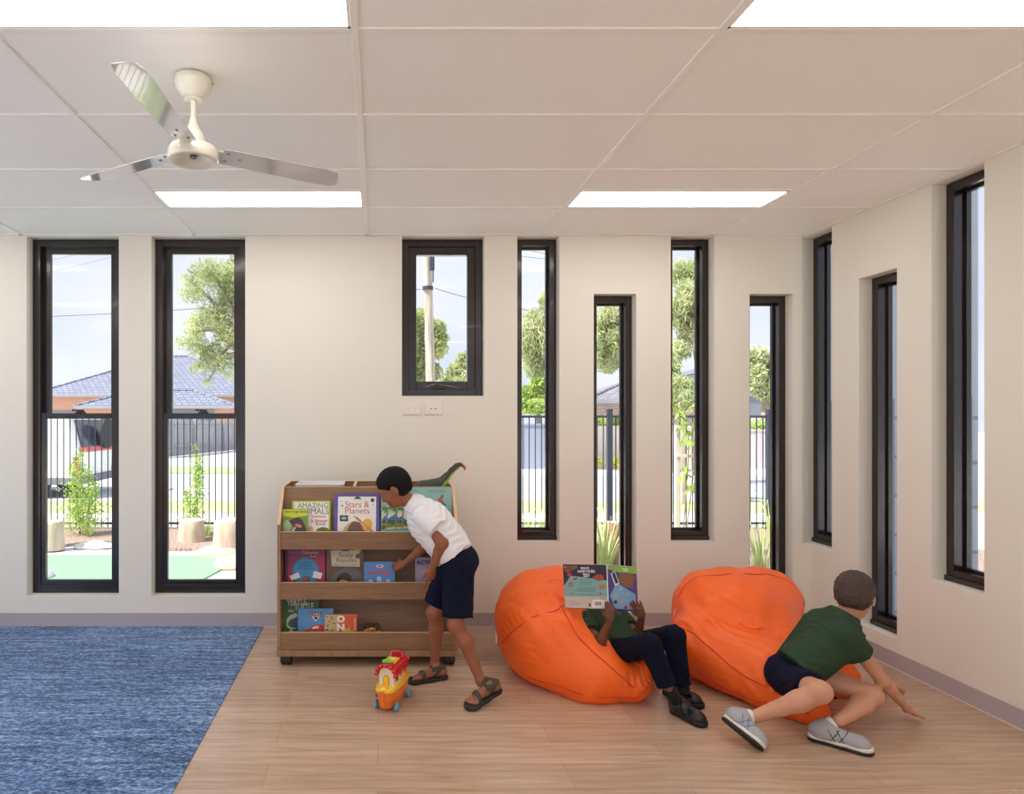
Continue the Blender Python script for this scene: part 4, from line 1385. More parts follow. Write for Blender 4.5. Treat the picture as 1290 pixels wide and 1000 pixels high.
# fascias
for (z0, z1) in ((.676, .777), (.385, .482), (.092, .191)):
    s = MB().box(xi0, xi1, BFY + .004, BFY + .022, z0, z1).build('fascia', M_OAK, bc)
    edge(BFY + .004, z1).build('edge_band', M_EDGE, s)
# shelf floors and sloping backs
backs = [((3.875, .69), (BTY + .004, Z1 - .004)), ((3.925, .400), (3.985, .670)), ((3.925, .105), (3.985, .383))]
for (z, ((y0, z0), (y1, z1))) in zip((.678, .387, .094), backs):
    MB().box(xi0, xi1, BFY + .022, y0 + .03, z, z + .012).build('shelf', M_OAK, bc)
    mb = MB(); mb.prism([(xi0, y0, z0), (xi1, y0, z0), (xi1, y1, z1), (xi0, y1, z1)], (0, .012, 0))
    s = mb.build('back_board', M_OAK, bc)
edge(BTY + .002, Z1 - .004).build('top_edge', M_EDGE, bc)
MB().box(xi0 - .0, xi1, BFY - .014, BRY, ZBASE, ZBASE + .022).build('base_board', M_OAK, bc, bevel=.001)
MB().box(BX0 - .001, BX1 + .001, BFY - .016, BFY - .001, ZBASE - .002, ZBASE + .03).build('front_plinth', M_OAKV, bc, bevel=.001)
MB().box(xi0, xi1, BRY - .016, BRY - .001, ZBASE + .02, Z1 - .002).build('rear_board', M_OAK, bc)
MB().box(xi0, xi1, BTY + .04, BRY - .02, .90, .912).build('top_tray_floor', M_OAK, bc)
for x in (-.143,):
    MB().box(x - .009, x + .009, BTY + .02, BRY - .018, .912, Z1 - .001).build('divider', M_OAK, bc)
    MB().box(x - .009, x + .009, BTY + .02, BRY - .018, Z1 - .001, Z1 + .0005).build('divider_edge', M_EDGE, bc)
MB().box(xi0, xi1, BRY - .019, BRY, Z1 - .001, Z1 + .0006).build('rear_edge', M_EDGE, bc)
M_CAST = mat('castor_black', rgb(30, 28, 28), rough=.4)
for x in (BX0 + .05, BX1 - .05):
    for y in (BFY + .028, BRY - .06):
        cs = MB().lathe([(0, -.034), (.022, -.034), (.033, -.026), (.034, -.004), (.028, -.003), (.028, .003), (.034, .004), (.033, .026), (.022, .034), (0, .034)], (x, y, .034), 28, 'x').build('castor', M_CAST, bc, smooth=True)
        MB().box(x - .022, x + .022, y - .02, y + .025, .060, ZBASE + .001).build('castor_plate', M_CAST, cs)

# ---------------------------------------------------------------- books
M_PAGE = mat('book_pages', rgb(236, 230, 216), rough=.8)
def C(name, r, g, b, rough=.35):
    return mat('cover_' + name, rgb(r, g, b), rough=rough, coat=.15)
C_WHITE = C('white', 240, 238, 232); C_BLACK = C('black', 34, 30, 32)
def book(lab, x0, x1, ytop, zb, yb, lean, cover, thick=.012, group='picture books on the bookcase', rot=0.0):
    """cover seen face on, leaning back; returns thing, Plane"""
    ta = math.tan(math.radians(lean))
    zt = zb + .2
    for _ in range(20):
        yt = yb + (zt - zb) * ta
        zt = CH + (VY - ytop) * yt / F
    ym = yt
    X0, X1 = (x0 - VX) * ym / F, (x1 - VX) * ym / F
    u = Vector((0, ta, 1)).normalized()
    H = (zt - zb) / u.z
    o = Vector((X0, yb, zb))
    t = thing('book', lab, 'book', ((X0 + X1) / 2, yb, zb), group)
    pl = Plane(o, (1, 0, 0), u)
    W = X1 - X0
    n = pl.n
    def slab(a0, a1, b0, b1, d0, d1):
        m_ = MB(); m_.prism([pl.pt(a0, b0, -d0), pl.pt(a1, b0, -d0), pl.pt(a1, b1, -d0), pl.pt(a0, b1, -d0)], -n * (d1 - d0)); return m_
    c = slab(0, W, 0, H, 0, .002); c.v += []
    m2 = slab(0, W, 0, H, thick - .002, thick); c.add(m2.v, m2.f)
    m3 = slab(0, .002, 0, H, .002, thick - .002); c.add(m3.v, m3.f)
    c.build('cover', cover, t)
    slab(.0025, W - .004, .003, H - .003, .0021, thick - .0021).build('pages', M_PAGE, t)
    return t, pl

GB = 'books on the top tier'
# --- Amazing Animals
t, pl = book('lime bordered book titled Amazing Animals, partly behind the smaller green one', 368, 416.5, 630.5, .70, 3.845, 10, C('lime', 178, 205, 60), .012, GB)
pl.poly('cover_panel', [(370.5, 632.5), (414, 632.5), (414, 672), (370.5, 672)], C_WHITE, t)
pl.text('title', 'AMAZING', 375, 413, 633.5, 639.5, C('grey_green', 92, 110, 84), t, e=.0014)
pl.text('title', 'ANIMALS', 375, 414, 640, 647.5, C('grey_green', 92, 110, 84), t, e=.0014)
CR = C('red_text', 200, 60, 66)
pl.text('subtitle', 'Question', 391, 410, 648.5, 652.5, CR, t, e=.0014, bold=.01)
pl.text('subtitle', '& Answer', 391.5, 413, 653.5, 658, CR, t, e=.0014, bold=.01)
pl.text('subtitle', 'Book', 398, 410, 657.8, 661.5, CR, t, e=.0014, bold=.01)
pl.poly('picture', pl.oval(407, 669.5, 9, 5.5), C('olive', 110, 120, 66), t, e=.0014)
pl.poly('picture', pl.oval(392, 667, 2.5, 5), C('salmon', 232, 176, 146), t, e=.0014)
# --- small green duck book
t, pl = book('small yellow green book with a duck on its cover, top tier', 356, 388, 641, .70, 3.812, 10, C('leaf_green', 126, 150, 56), .010, GB)
pl.poly('cover_band', [(356.5, 641.5), (387.5, 641.5), (387.5, 649), (372, 652), (356.5, 650)], C('yellow_green', 204, 216, 40), t)
pl.text('title', 'How Frogs Grow', 359, 387, 642.5, 647, C('dark_green', 40, 70, 30), t, e=.0014, bold=.01)
pl.poly('picture', pl.oval(362, 663, 5, 8), C('pale_water', 168, 186, 130), t, e=.0010)
pl.poly('duck_body', [(364, 656), (370, 653), (376, 651), (381, 655), (385, 664), (386, 672), (367, 672), (371, 664), (367, 660)], C('brown_dark', 66, 52, 48), t, e=.0014)
pl.poly('duck_bill', pl.oval(376, 662, 4.5, 2.2, rot=.3), C('duck_orange', 206, 130, 84), t, e=.0018)
pl.poly('duck_wing', [(368, 668), (372, 663), (373, 665), (369, 671)], C('pale_blue_wing', 190, 196, 226), t, e=.0018)
# --- Stars & Planets
t, pl = book('large purple bordered book titled Stars & Planets with a ringed planet', 421.5, 478, 622, .70, 3.83, 10, C('violet', 92, 80, 158), .016, GB)
pl.poly('cover_panel', [(426, 625.5), (474, 625.5), (473.5, 674), (425, 674)], C_WHITE, t)
pl.text('title', 'Stars &', 435, 465, 631.5, 639, C('title_red', 196, 92, 84), t, e=.0014)
pl.text('title', 'Planets', 435, 465.5, 639.5, 647, C('title_red', 196, 92, 84), t, e=.0014)
pl.poly('crest', [(446, 629.8), (447, 626.5), (450.5, 625), (454, 626.5), (455, 629.8), (452, 628), (450.5, 629.5), (449, 628)], C('crest', 70, 66, 62), t, e=.0014)
pl.poly('badge', pl.oval(469.3, 630, 2.4, 2.5), C('badge_brown', 104, 64, 60), t, e=.0014)
for (x, y, r) in ((430, 631, .6), (431.2, 637, 1.1), (470, 635.5, .7), (468.5, 640, .4)):
    pl.poly('dot', pl.oval(x, y, r, r, 8), C('dot_blue', 60, 60, 90), t, e=.0014)
pl.poly('photo', [(428, 649), (438.5, 649), (438.5, 656.5), (428, 656.5)], C('photo_dark', 50, 56, 66), t, e=.0014)
pl.poly('galaxy', pl.oval(433.3, 652.6, 3.6, 2), C('galaxy', 150, 190, 170), t, e=.0018)
pl.poly('planet', [(431, 672), (434, 664), (440, 658.5), (447, 656.3), (453, 658), (458, 664), (461, 672)], C('brown_planet', 118, 84, 66), t, e=.0012)
pl.poly('planet_lit_edge', [(431, 672), (434, 664), (440, 658.5), (444, 657), (440, 662), (437.5, 667), (437, 672)], C('tan_planet', 214, 176, 130), t, e=.0015)
pl.poly('ringed_planet', pl.oval(462.5, 661, 6.2, 8.2, rot=.2), C('saturn', 240, 178, 64), t, e=.0017)
pl.poly('planet_ring', [(445, 649), (451, 652), (460, 661), (471, 669), (474, 671), (472, 673), (463, 667), (452, 657)], C('ring', 196, 104, 66), t, e=.0020)
pl.poly('planet_ring_gap', [(449, 652.4), (457, 659.5), (468, 668.6), (467, 669), (456, 661)], C('ring_pale', 236, 190, 140), t, e=.0024)
# --- island picture book
t, pl = book('wide teal picture book with palm trees and a flying red bird', 480, 569.5, 614, .70, 3.845, 9.6, C('teal_sky', 140, 182, 172), .014, GB)
pl.poly('pale_sky', [(480.5, 640), (512, 641), (540, 646), (569, 650), (569, 662), (480.5, 662)], C('pale_sky', 206, 220, 200), t, e=.0008)
pl.poly('mountains', [(481, 663), (481, 655), (485, 649), (489, 653), (494, 650), (498, 647), (502, 652), (506, 650), (512, 655), (520, 652), (530, 656), (530, 663)], C('blue_hill', 64, 116, 176), t, e=.0011)
pl.poly('jungle', [(481, 667), (481, 656), (487, 654), (496, 655), (510, 656), (524, 656), (540, 655), (569, 650), (569, 667)], C('jungle', 60, 92, 50), t, e=.0014)
for k in range(14):
    pl.poly('bush', pl.oval(484 + 6 * k, 660.5 + (k % 3), 3, 1.7, 10), C('jungle_light', 122, 146, 62), t, e=.0017)
pl.poly('beach', [(484, 667.5), (486, 664.5), (512, 663), (569, 662), (569, 667.5)], C('sand', 226, 206, 104), t, e=.0019)
pl.poly('sea', [(484, 674), (484, 667), (512, 665), (569, 664), (569, 674)], C('sea', 92, 172, 190), t, e=.0021)
CP = C('palm', 96, 136, 62)
for (cx, cy, s) in ((488, 640, 1.1), (500, 641, .9), (508, 640, .7)):
    pl.polys('palm_trunk', [[(cx - .8, cy), (cx + .8, cy), (cx - .4, cy + 26), (cx - 2.4, cy + 26)]], C('palm_trunk', 150, 120, 84), t, e=.0023)
    fr = []
    for k in range(7):
        a = -.4 + k * .62
        dx, dy = math.cos(a) * 8 * s, math.sin(a) * 6 * s
        fr.append([(cx, cy), (cx + dx * .5 - dy * .18, cy + dy * .5 - 1.6 * s), (cx + dx, cy + dy + 2 * s), (cx + dx * .5 + dy * .1, cy + dy * .5 + 1.2 * s)])
    pl.polys('palm_fronds', fr, CP, t, e=.0026)
pl.text('author', 'Axel Scheffler', 540, 562, 617, 620, C('faint_text', 92, 128, 120), t, e=.0014)
pl.text('author', 'Julia Donaldson', 502, 526, 616.5, 619.5, C('faint_text', 92, 128, 120), t, e=.0014)
pl.poly('bird_body', [(551, 629), (553.5, 627), (556, 626.5), (557.5, 630), (557, 633), (554, 633.5)], C('bird_red', 204, 72, 58), t, e=.0016)
pl.poly('bird_wing', [(554.5, 627), (555.5, 623.5), (558.5, 623), (558, 627), (556.6, 628.5)], C('bird_wing', 84, 118, 116), t, e=.002)
pl.poly('bird_tail', [(557, 631.6), (562.5, 636), (562, 637), (556, 633)], C('bird_tail', 44, 62, 64), t, e=.002)
pl.poly('dark_mark', [(563.5, 648), (565.5, 649), (566.5, 652), (565, 653)], C_BLACK, t, e=.002)

GB2 = 'books on the middle tier'
t, pl = book('dark magenta colouring book with a blue circle, end of the middle tier', 359.5, 410, 688, .402, 3.865, 9, C('magenta', 138, 22, 84), .012, GB2)
pl.poly('spine_band', [(359.8, 688.5), (362.5, 688.5), (362.5, 738), (359.8, 738)], C('plum', 92, 20, 70), t)
pl.poly('border', [(363, 715), (409.5, 700), (409.5, 738), (363, 738)], C('crimson', 176, 24, 76), t, e=.0005)
pl.text('title', 'Disney PIXAR', 364, 378.5, 694.5, 697.5, C('pink_text', 196, 120, 170), t)
pl.text('title', 'Colouring', 380, 401, 693.8, 698.8, C('gold_text', 220, 190, 110), t, bold=.02)
pl.text('subtitle', 'Book', 391, 399, 699.5, 702, C('gold_text', 220, 190, 110), t)
pl.poly('blue_circle', pl.oval(385, 719.5, 17, 17.3, 32), C('circle_rim', 66, 120, 190), t, e=.0010)
pl.poly('blue_circle_inner', pl.oval(385, 719.5, 15, 15.3, 32), C('circle_blue', 58, 146, 196), t, e=.0014)
for k in range(4):
    pl.poly('text_line', [(378 - k, 708 + k * 2.6), (392 + k, 708 + k * 2.6), (392 + k, 708.9 + k * 2.6), (378 - k, 708.9 + k * 2.6)], C('circle_text', 40, 90, 170), t, e=.0018)
pl.poly('card', [(364.5, 725.5), (376, 720.5), (378.5, 727), (367.5, 731.2)], C_WHITE, t, e=.0019)
pl.poly('card', [(395.5, 719), (406.5, 722), (404, 729.5), (393.5, 727)], C_WHITE, t, e=.0019)
pl.poly('picture', [(380, 738), (381, 727), (385, 724.5), (390, 726.5), (392, 738)], C('brown_pic', 140, 96, 84), t, e=.0019)
t, pl = book('brown book titled Scaly Reptiles with a lizard photo, middle tier', 411.5, 458.5, 687, .402, 3.872, 9, C('brown_cover', 122, 78, 46), .012, GB2)
pl.poly('cover_border', [(414, 688), (458, 688), (458, 738), (414, 738)], C('brown_border', 104, 72, 50), t, e=.0005)
pl.poly('title_panel', [(416.5, 694), (420, 692.8), (453.5, 693.2), (453.3, 713.8), (418, 713)], C('parchment', 220, 208, 176), t, e=.0010)
pl.text('title', 'Scaly', 427, 445, 696, 703.5, C('title_grey', 110, 104, 84), t, e=.0016)
pl.text('title', 'Reptiles', 424, 449, 703, 709.5, C('title_grey', 110, 104, 84), t, e=.0016)
pl.text('subtitle', 'Sticker Activity Book', 420.5, 451, 710.2, 712.8, C('title_grey', 110, 104, 84), t, e=.0016)
pl.poly('crest', [(430, 694), (431.5, 690.6), (435, 689.6), (438.5, 690.6), (440, 694)], C('crest', 70, 66, 62), t, e=.0016)
pl.poly('label_yellow', [(447, 690), (455, 690.5), (454.5, 694.5), (447, 694)], C('label_yellow', 216, 196, 66), t, e=.0016)
pl.poly('reptile', pl.oval(453, 700, 5.5, 3.4, rot=-.3), C('reptile_brown', 116, 84, 62), t, e=.0019)
pl.poly('rock_photo', [(414, 738), (416, 728), (424, 720), (436, 714), (450, 717), (458, 726), (458, 738)], C('rock_grey', 104, 98, 94), t, e=.0010)
pl.poly('lizard', [(425, 738), (424, 728), (430, 722), (437, 721), (443, 726), (442, 732), (436, 730), (437, 738)], C('lizard', 52, 40, 32), t, e=.0019)
pl.poly('lizard_throat', pl.oval(432, 732.5, 5, 3), C('lizard_tan', 196, 132, 72), t, e=.0023)
t, pl = book('small blue square book titled Feelings, held by the reaching hand', 458.5, 497.5, 707.5, .402, 3.825, 8, C('sky_blue', 84, 138, 204), .012, GB2)
pl.text('title', 'Feelings', 464, 491, 717.5, 724.5, C('feel_red', 208, 74, 88), t, bold=.03)
pl.poly('logo', pl.oval(478.5, 713, 4.5, 2), C_WHITE, t, e=.001)
pl.poly('logo_centre', pl.oval(478.5, 713, 3, 1.2), CR, t, e=.0014)
for cx in (467, 478, 489):
    pl.poly('small_picture', pl.oval(cx, 731.5, 3, 1.8), C('pale_blue_dot', 186, 212, 236), t, e=.001)
pl.poly('small_picture', pl.oval(477.5, 728.5, 3.2, 2.6), C('pale_blue_dot', 186, 212, 236), t, e=.0013)
t, pl = book('pale lilac activity book partly hidden by the hanging hand, middle tier', 523, 560, 702, .402, 3.85, 9, C('lilac', 176, 168, 206), .010, GB2)
pl.text('title', 'ACTIVITY', 524.5, 556, 706, 711, C('navy_text', 46, 40, 84), t, bold=.03)
pl.poly('picture', pl.oval(541, 716, 3, 3.4), C('pink_flower', 196, 70, 130), t)
for (x, y, r, c) in ((530, 722, 1.6, 'pink_pale'), (536, 727, 1.3, 'dusk'), (527, 730, 1.4, 'pink_pale'), (546, 726, 2, 'dusk')):
    pl.poly('picture', pl.oval(x, y, r, r, 10), C(c, *((214, 150, 190) if c == 'pink_pale' else (110, 100, 160))), t)

GB3 = 'books on the bottom tier'
t, pl = book('dark green book titled Yertle the Turtle, tallest on the bottom tier', 357.5, 402, 752, .108, 3.872, 8, C('dark_green_cover', 58, 104, 60), .012, GB3)
CW = C('title_white', 206, 212, 196)
pl.poly('spine_band', [(357.6, 752.5), (361, 752.5), (361, 802), (357.6, 802)], C('spine_green', 66, 122, 44), t)
pl.text('title', 'YERTLE', 361, 386, 755.2, 763, CW, t, bold=.03, slant=-1.0)
pl.text('title', 'the', 363, 370, 767, 771, CW, t, bold=.02)
pl.text('title', 'TURTLE', 371, 395, 760.5, 769, CW, t, bold=.03, slant=-1.5)
pl.poly('pale_shape', [(361, 780), (365, 775), (372, 772), (376, 775), (372, 778), (366, 780), (362, 786), (366, 790), (374, 791), (366, 793), (361, 789)], CW, t, e=.001)
pl.poly('dark_shape', pl.oval(374, 784, 7, 8), C('navy_shape', 52, 70, 108), t, e=.0008)
pl.polys('pale_marks', [pl.oval(367, 795, 3, 1.5), pl.oval(374, 796, 2.5, 1.2)], CW, t, e=.0012)
t, pl = book('sky blue book titled Cars with a red band, bottom tier', 375.5, 420, 766.5, .108, 3.842, 8, C('cars_blue', 90, 152, 210), .010, GB3)
pl.poly('title_badge', [(389, 771), (405.5, 770.6), (404.5, 776.2), (390.5, 776.4)], C('badge_dark', 60, 26, 30), t, e=.0008)
pl.poly('badge_point', [(393, 776.4), (403, 776.2), (397.6, 783)], C_WHITE, t, e=.0008)
pl.poly('badge_point_inner', [(395, 777), (401.3, 776.8), (397.8, 781.2)], C('badge_dark', 60, 26, 30), t, e=.0012)
pl.text('title', 'CARS', 390, 404, 771.4, 775.6, C('title_redwhite', 226, 200, 196), t, bold=.03)
pl.poly('red_band', [(378, 802), (379, 795), (388, 793), (393, 788), (402, 786), (413, 788), (419.5, 793), (419.5, 802)], C('band_red', 206, 66, 56), t, e=.0008)
pl.poly('pale_window', [(392, 792), (395, 789.3), (402, 788), (401, 791.4)], C_WHITE, t, e=.0012)
t, pl = book('tan and orange book with white ON lettering, bottom tier', 409, 450, 774, .108, 3.818, 7, C('tan_cover', 204, 176, 128), .010, GB3)
pl.poly('orange_half', [(427, 774.3), (449.8, 774.3), (449.8, 802), (427, 802)], C('orange_cover', 222, 92, 48), t, e=.0006)
pl.text('title', 'O', 424.5, 434.5, 775, 784, C_WHITE, t, bold=.06, e=.0014)
pl.text('title', 'N', 424.5, 434, 785.5, 794.5, C_WHITE, t, bold=.06, e=.0014)
rr = random.Random(3)
for k in range(14):
    x, y = rr.uniform(411, 421), rr.uniform(776, 796)
    pl.poly('small_picture', pl.oval(x, y, rr.uniform(.6, 1.5), rr.uniform(.5, 1.2), 8, rr.random()), C(('olive_dot', 'brown_dot', 'blue_dot')[k % 3], *((96, 110, 50), (140, 70, 40), (60, 90, 130))[k % 3]), t, e=.001)
pl.poly('yellow_leaf', [(431, 802), (433, 793), (436, 790), (437, 794), (441, 788.5), (441, 795), (445, 793), (443, 802)], C('leaf_yellow', 206, 200, 58), t, e=.0018)
pl.text('subtitle', 'OPPOSITES', 446.6, 447.6, 780, 794, C_WHITE, t, e=.001) if False else None
pl.polys('small_text', [[(446.4, 779 + k * 2), (447.6, 779 + k * 2), (447.6, 780 + k * 2), (446.4, 780 + k * 2)] for k in range(8)], C_WHITE, t, e=.001)

# insect toy on the bottom tier
M_TO = mat('toy_orange', rgb(206, 128, 50), rough=.4); M_TB = mat('toy_black', rgb(30, 26, 24), rough=.4)
c = P(468, 797, 3.83); c.z = .118
t = thing('toy_insect', 'orange and black plastic insect toy lying on the bottom tier', 'toy', (c.x, 3.83, .107))
s = Solid().ell(P(462, 794, 3.83), (.018, .016, .014)).ell(P(469, 792, 3.83), (.024, .016, .013)).ell(P(476, 796, 3.83), (.018, .014, .012))
s.build('body', M_TO, t, h=.003)
for k, (x0, y0, x1, y1) in enumerate(((466, 790, 459, 786), (468, 789, 464, 784), (471, 790, 470, 784), (473, 792, 477, 786), (475, 794, 480, 791), (470, 790, 475, 784))):
    MB().tube([P(x0, y0, 3.826), P((x0 + x1) / 2 + 1, y0 - 4, 3.82), P(x1, y1, 3.81), P(x1 + (x1 - 469) * .25, y1 + 5, 3.805)], [.004, .003, .003, .002], 6).build('leg', M_TB, t, smooth=True)
mb = MB()
for (x, w_) in ((464, 1.2), (470, 1.4), (474, 1.2)):
    mb.lathe([(.0145, -.003), (.0165, 0), (.0145, .003)], P(x, 793, 3.83), 14, 'x')
mb.build('stripes', M_TB, t)
s = Solid().ball(P(460, 791, 3.825), .009); s.build('head', M_TB, t, h=.003)

# white tray in the top compartment
M_TRAY = mat('tray_white', rgb(236, 232, 232), rough=.35)
t = thing('tray', 'white plastic tray standing in the top compartment of the bookcase', 'tray', (-.37, 4.1, .912))
x0, x1, y0, y1, z0, z1 = -.505, -.275 + .05, 3.985, 4.245, .913, 1.030
x1 = -.215
mb = MB().box(x0 + .01, x1 - .01, y0 + .01, y1 - .01, z0, z0 + .003)
for (a, b, c_, d) in ((x0, x1, y0, y0 + .003), (x0, x1, y1 - .003, y1), (x0, x0 + .003, y0, y1), (x1 - .003, x1, y0, y1)):
    mb.box(a, b, c_, d, z0, z1)
mb.build('tub', M_TRAY, t)
mb = MB()
for (a, b, c_, d) in ((x0 - .006, x1 + .006, y0 - .006, y0 + .002), (x0 - .006, x1 + .006, y1 - .002, y1 + .006), (x0 - .006, x0 + .002, y0, y1), (x1 - .002, x1 + .006, y0, y1)):
    mb.box(a, b, c_, d, z1 - .004, z1)
mb.build('rim', M_TRAY, t, bevel=.001)

# dinosaur toy standing in the top compartment
M_DINO = mat('dinosaur_green', rgb(66, 70, 58), rough=.5, noise=(60, .15), bump=(160, .3))
M_DBEL = mat('dinosaur_belly', rgb(130, 182, 66), rough=.45)
M_DHEAD = mat('dinosaur_snout', rgb(196, 96, 72), rough=.45)
YD = 4.10
D_ = lambda x, y, dy=0: P(x, y, YD + dy)
b0, b1 = D_(527, 616), D_(556, 611)
t = thing('toy_dinosaur', 'long necked grey green toy dinosaur standing on top of the bookcase', 'toy dinosaur', (D_(542, 612).x, YD, .912))
s = Solid()
s.ell(D_(543, 613), (.072, .038, .044)).ell(D_(534, 613), (.05, .034, .038))
s.chain([D_(548, 611), D_(556, 607.5), D_(562, 600), D_(569, 592), D_(575, 586.5), D_(580, 584.5)], [.036, .026, .016, .0115, .0095, .0090], k=.03)
s.cone(D_(580, 584.6), .0095, D_(584.5, 588), .0085, k=.008)
s.chain([D_(530, 613), D_(521, 618, .02), D_(512, 624, .04)], [.03, .014, .005], k=.02)
for (x, dy) in ((535, -.026), (535, .026), (551, -.024), (551, .024)):
    p = D_(x, 616, dy)
    s.cone(p, .017, Vector((p.x, p.y, .924)), .013, k=.02)
s.build('body', M_DINO, t, h=.004)
s = Solid().chain([D_(554.5, 616, -.012), D_(559, 608.5, -.007), D_(563.5, 602, -.004), D_(570, 594.6, -.002), D_(576, 589.3), D_(579.5, 587)], [.027, .0215, .013, .0092, .0078, .007], k=.014)
s.build('throat', M_DBEL, t, h=.003)
s = Solid().chain([D_(582.5, 585.5), D_(585.3, 588.5), D_(585.5, 591)], [.0085, .0080, .006], k=.006)
s.build('snout', M_DHEAD, t, h=.002)
MB().lathe([(0, -.002), (.002, -.001), (.002, 0), (0, 0)], D_(581.5, 584.5, -.010), 10, 'y').build('eye', C_BLACK, t)
# ================================================================== PEOPLE
def skin(name, c):
    return mat(name, rgb(*c), rough=.5, spec=.35, noise=(14, .06), sub=.12)
SK1 = skin('skin_brown', (150, 94, 70)); SK2 = skin('skin_dark', (112, 70, 52)); SK3 = skin('skin_light', (206, 152, 124))
M_HAIR = mat('hair_black', rgb(15, 11, 11), rough=.7, spec=.25, bump=(140, .6), stretch=(1, 1, .3))
M_HAIRB = mat('hair_brown', rgb(74, 56, 50), rough=.6, bump=(140, .6))
M_EYE = mat('eye_white', rgb(230, 226, 220), rough=.2); M_IRIS = mat('eye_dark', rgb(30, 20, 16), rough=.15)

def frame3(f, u):
    f = Vector(f).normalized(); u = Vector(u); u = (u - f * u.dot(f)).normalized()
    return f, u, u.cross(f).normalized()          # forward, up, left
def RM(f, l, u):
    return Matrix((f, l, u)).transposed()

def head(S, c, f, u, s=1.0):
    """adds a head to the solid; c = middle of the skull"""
    f, u, l = frame3(f, u); c = Vector(c); R = RM(f, l, u)
    A = lambda a, b, d: c + f * (a * s) + l * (b * s) + u * (d * s)
    S.ell(A(-.010, 0, .018), (.092 * s, .073 * s, .084 * s), R, .015)
    S.ell(A(.028, 0, -.030), (.058 * s, .056 * s, .074 * s), R, .03)
    S.ell(A(.048, 0, -.080), (.026 * s, .028 * s, .022 * s), R, .03)
    for q in (-1, 1):
        S.ell(A(.058, q * .034, -.034), (.022 * s, .020 * s, .022 * s), R, .02)           # cheek
        S.ell(A(-.006, q * .074, -.016), (.019 * s, .008 * s, .029 * s), R, .006)         # ear
        S.ell(A(.080, q * .014, -.036), (.007 * s, .006 * s, .006 * s), R, .005)          # nostril wing
    S.ell(A(.074, 0, .016), (.014 * s, .046 * s, .010 * s), R, .014)
    S.cone(A(.078, 0, .002), .008 * s, A(.096, 0, -.032), .0095 * s, .010)
    S.ell(A(.078, 0, -.056), (.011 * s, .022 * s, .0065 * s), R, .004)
    S.ell(A(.075, 0, -.066), (.011 * s, .018 * s, .0065 * s), R, .004)
    return f, u, l

def eyes(parent, c, f, u, s=1.0):
    f, u, l = frame3(f, u); c = Vector(c)
    for q in (-1, 1):
        p = c + f * (.0635 * s) + l * (q * .031 * s) + u * (-.004 * s)
        e = Solid().ball(p, .0125 * s).build('eye', M_EYE, parent, h=.003 * s)
        Solid().ball(p + f * (.0075 * s) - u * .001, .0065 * s).build('iris', M_IRIS, e, h=.002 * s)

def hair(parent, c, f, u, s, m, cut=.030, thick=.010, name='hair', back=-.075):
    """short cropped hair: a shell over the skull, open at the face"""
    f, u, l = frame3(f, u); c = Vector(c); R = RM(f, l, u)
    S = Solid().ell(c + f * (-.012 * s) + u * (.020 * s), ((.092 + thick) * s, (.073 + thick) * s, (.084 + thick) * s), R, .01)
    S.ell(c + f * (-.040 * s) + u * (-.022 * s), (.062 * s, .068 * s, .062 * s), R, .02)
    for q in (-1, 1):
        S.sub('e', c + l * (q * .086 * s) + f * (.000 * s) + u * (-.020 * s), Vector((.026 * s, .034 * s, .036 * s)), R, k=.006)
    def clip(X, Y, Z):
        x, y, z = X - c.x, Y - c.y, Z - c.z
        a = x * f.x + y * f.y + z * f.z; b = x * u.x + y * u.y + z * u.z
        g = x * l.x + y * l.y + z * l.z
        # in front of the ear only above the hairline; behind it down to the nape
        d1 = (a * .80 - b * .60) - cut * s + .006 * np.sin(g * 120)
        d2 = (back * s) - b
        return np.maximum(d1, d2)
    dsp = lambda X, Y, Z: .0040 * np.sin(X * 300 + 2 * np.sin(Z * 170)) * np.sin(Z * 260 + Y * 230 + 2 * np.sin(X * 140))
    return S.build(name, m, parent, h=.0042, disp=dsp, clip=clip, smooth=1)

def hand(S, wrist, fwd, palm, thumb, curl=(.3, .35, .4), sc=1.0, spread=.12, tcurl=.5, fcurl=None):
    """palm and five jointed fingers; palm = way the palm faces, thumb = side of the thumb"""
    w = Vector(wrist); f = Vector(fwd).normalized()
    n = Vector(palm); n = (n - f * n.dot(f)).normalized()
    t = f.cross(n); t = t if t.dot(Vector(thumb)) > 0 else -t
    k = .006
    lens = (.046, .052, .048, .037)
    for i, (o, ln) in enumerate(zip((.0235, .008, -.0075, -.022), lens)):
        kn = w + f * (.060 - .004 * abs(i - 1)) * sc + t * o * sc
        S.cone(w + t * (o * .55 * sc) + f * .004, .0115 * sc, kn, .0098 * sc, .010)
        d = (f + t * (spread * (1.2 - .8 * i))).normalized()
        p = kn; r = .0078 * sc
        cs = fcurl[i] if fcurl else curl
        for j, (q, c_) in enumerate(zip((.44, .31, .25), cs)):
            d = (d * math.cos(c_) + n * math.sin(c_)).normalized()
            # keep d in the finger's own plane
            nn = (n - d * n.dot(d))
            e = p + d * ln * q * sc * 1.12
            S.cone(p, r, e, r * .90, .004); p = e; r *= .90
            n_ = nn.normalized() if nn.length > 1e-4 else n
    S.ell(w + f * .028 * sc, (.030 * sc, .026 * sc, .013 * sc), RM(f, t, n), .012)
    b = w + f * .012 * sc + t * .018 * sc
    d = (f * .62 + t * .75 + n * .18).normalized()
    p1 = b + d * .026 * sc
    S.cone(b, .0125 * sc, p1, .0098 * sc, .010)
    d2 = (f * (.9) + t * .25 + n * tcurl).normalized()
    p2 = p1 + d2 * .024 * sc
    S.cone(p1, .0092 * sc, p2, .0082 * sc, .004)
    S.cone(p2, .0082 * sc, p2 + (d2 + n * tcurl * .6).normalized() * .017 * sc, .0070 * sc, .004)

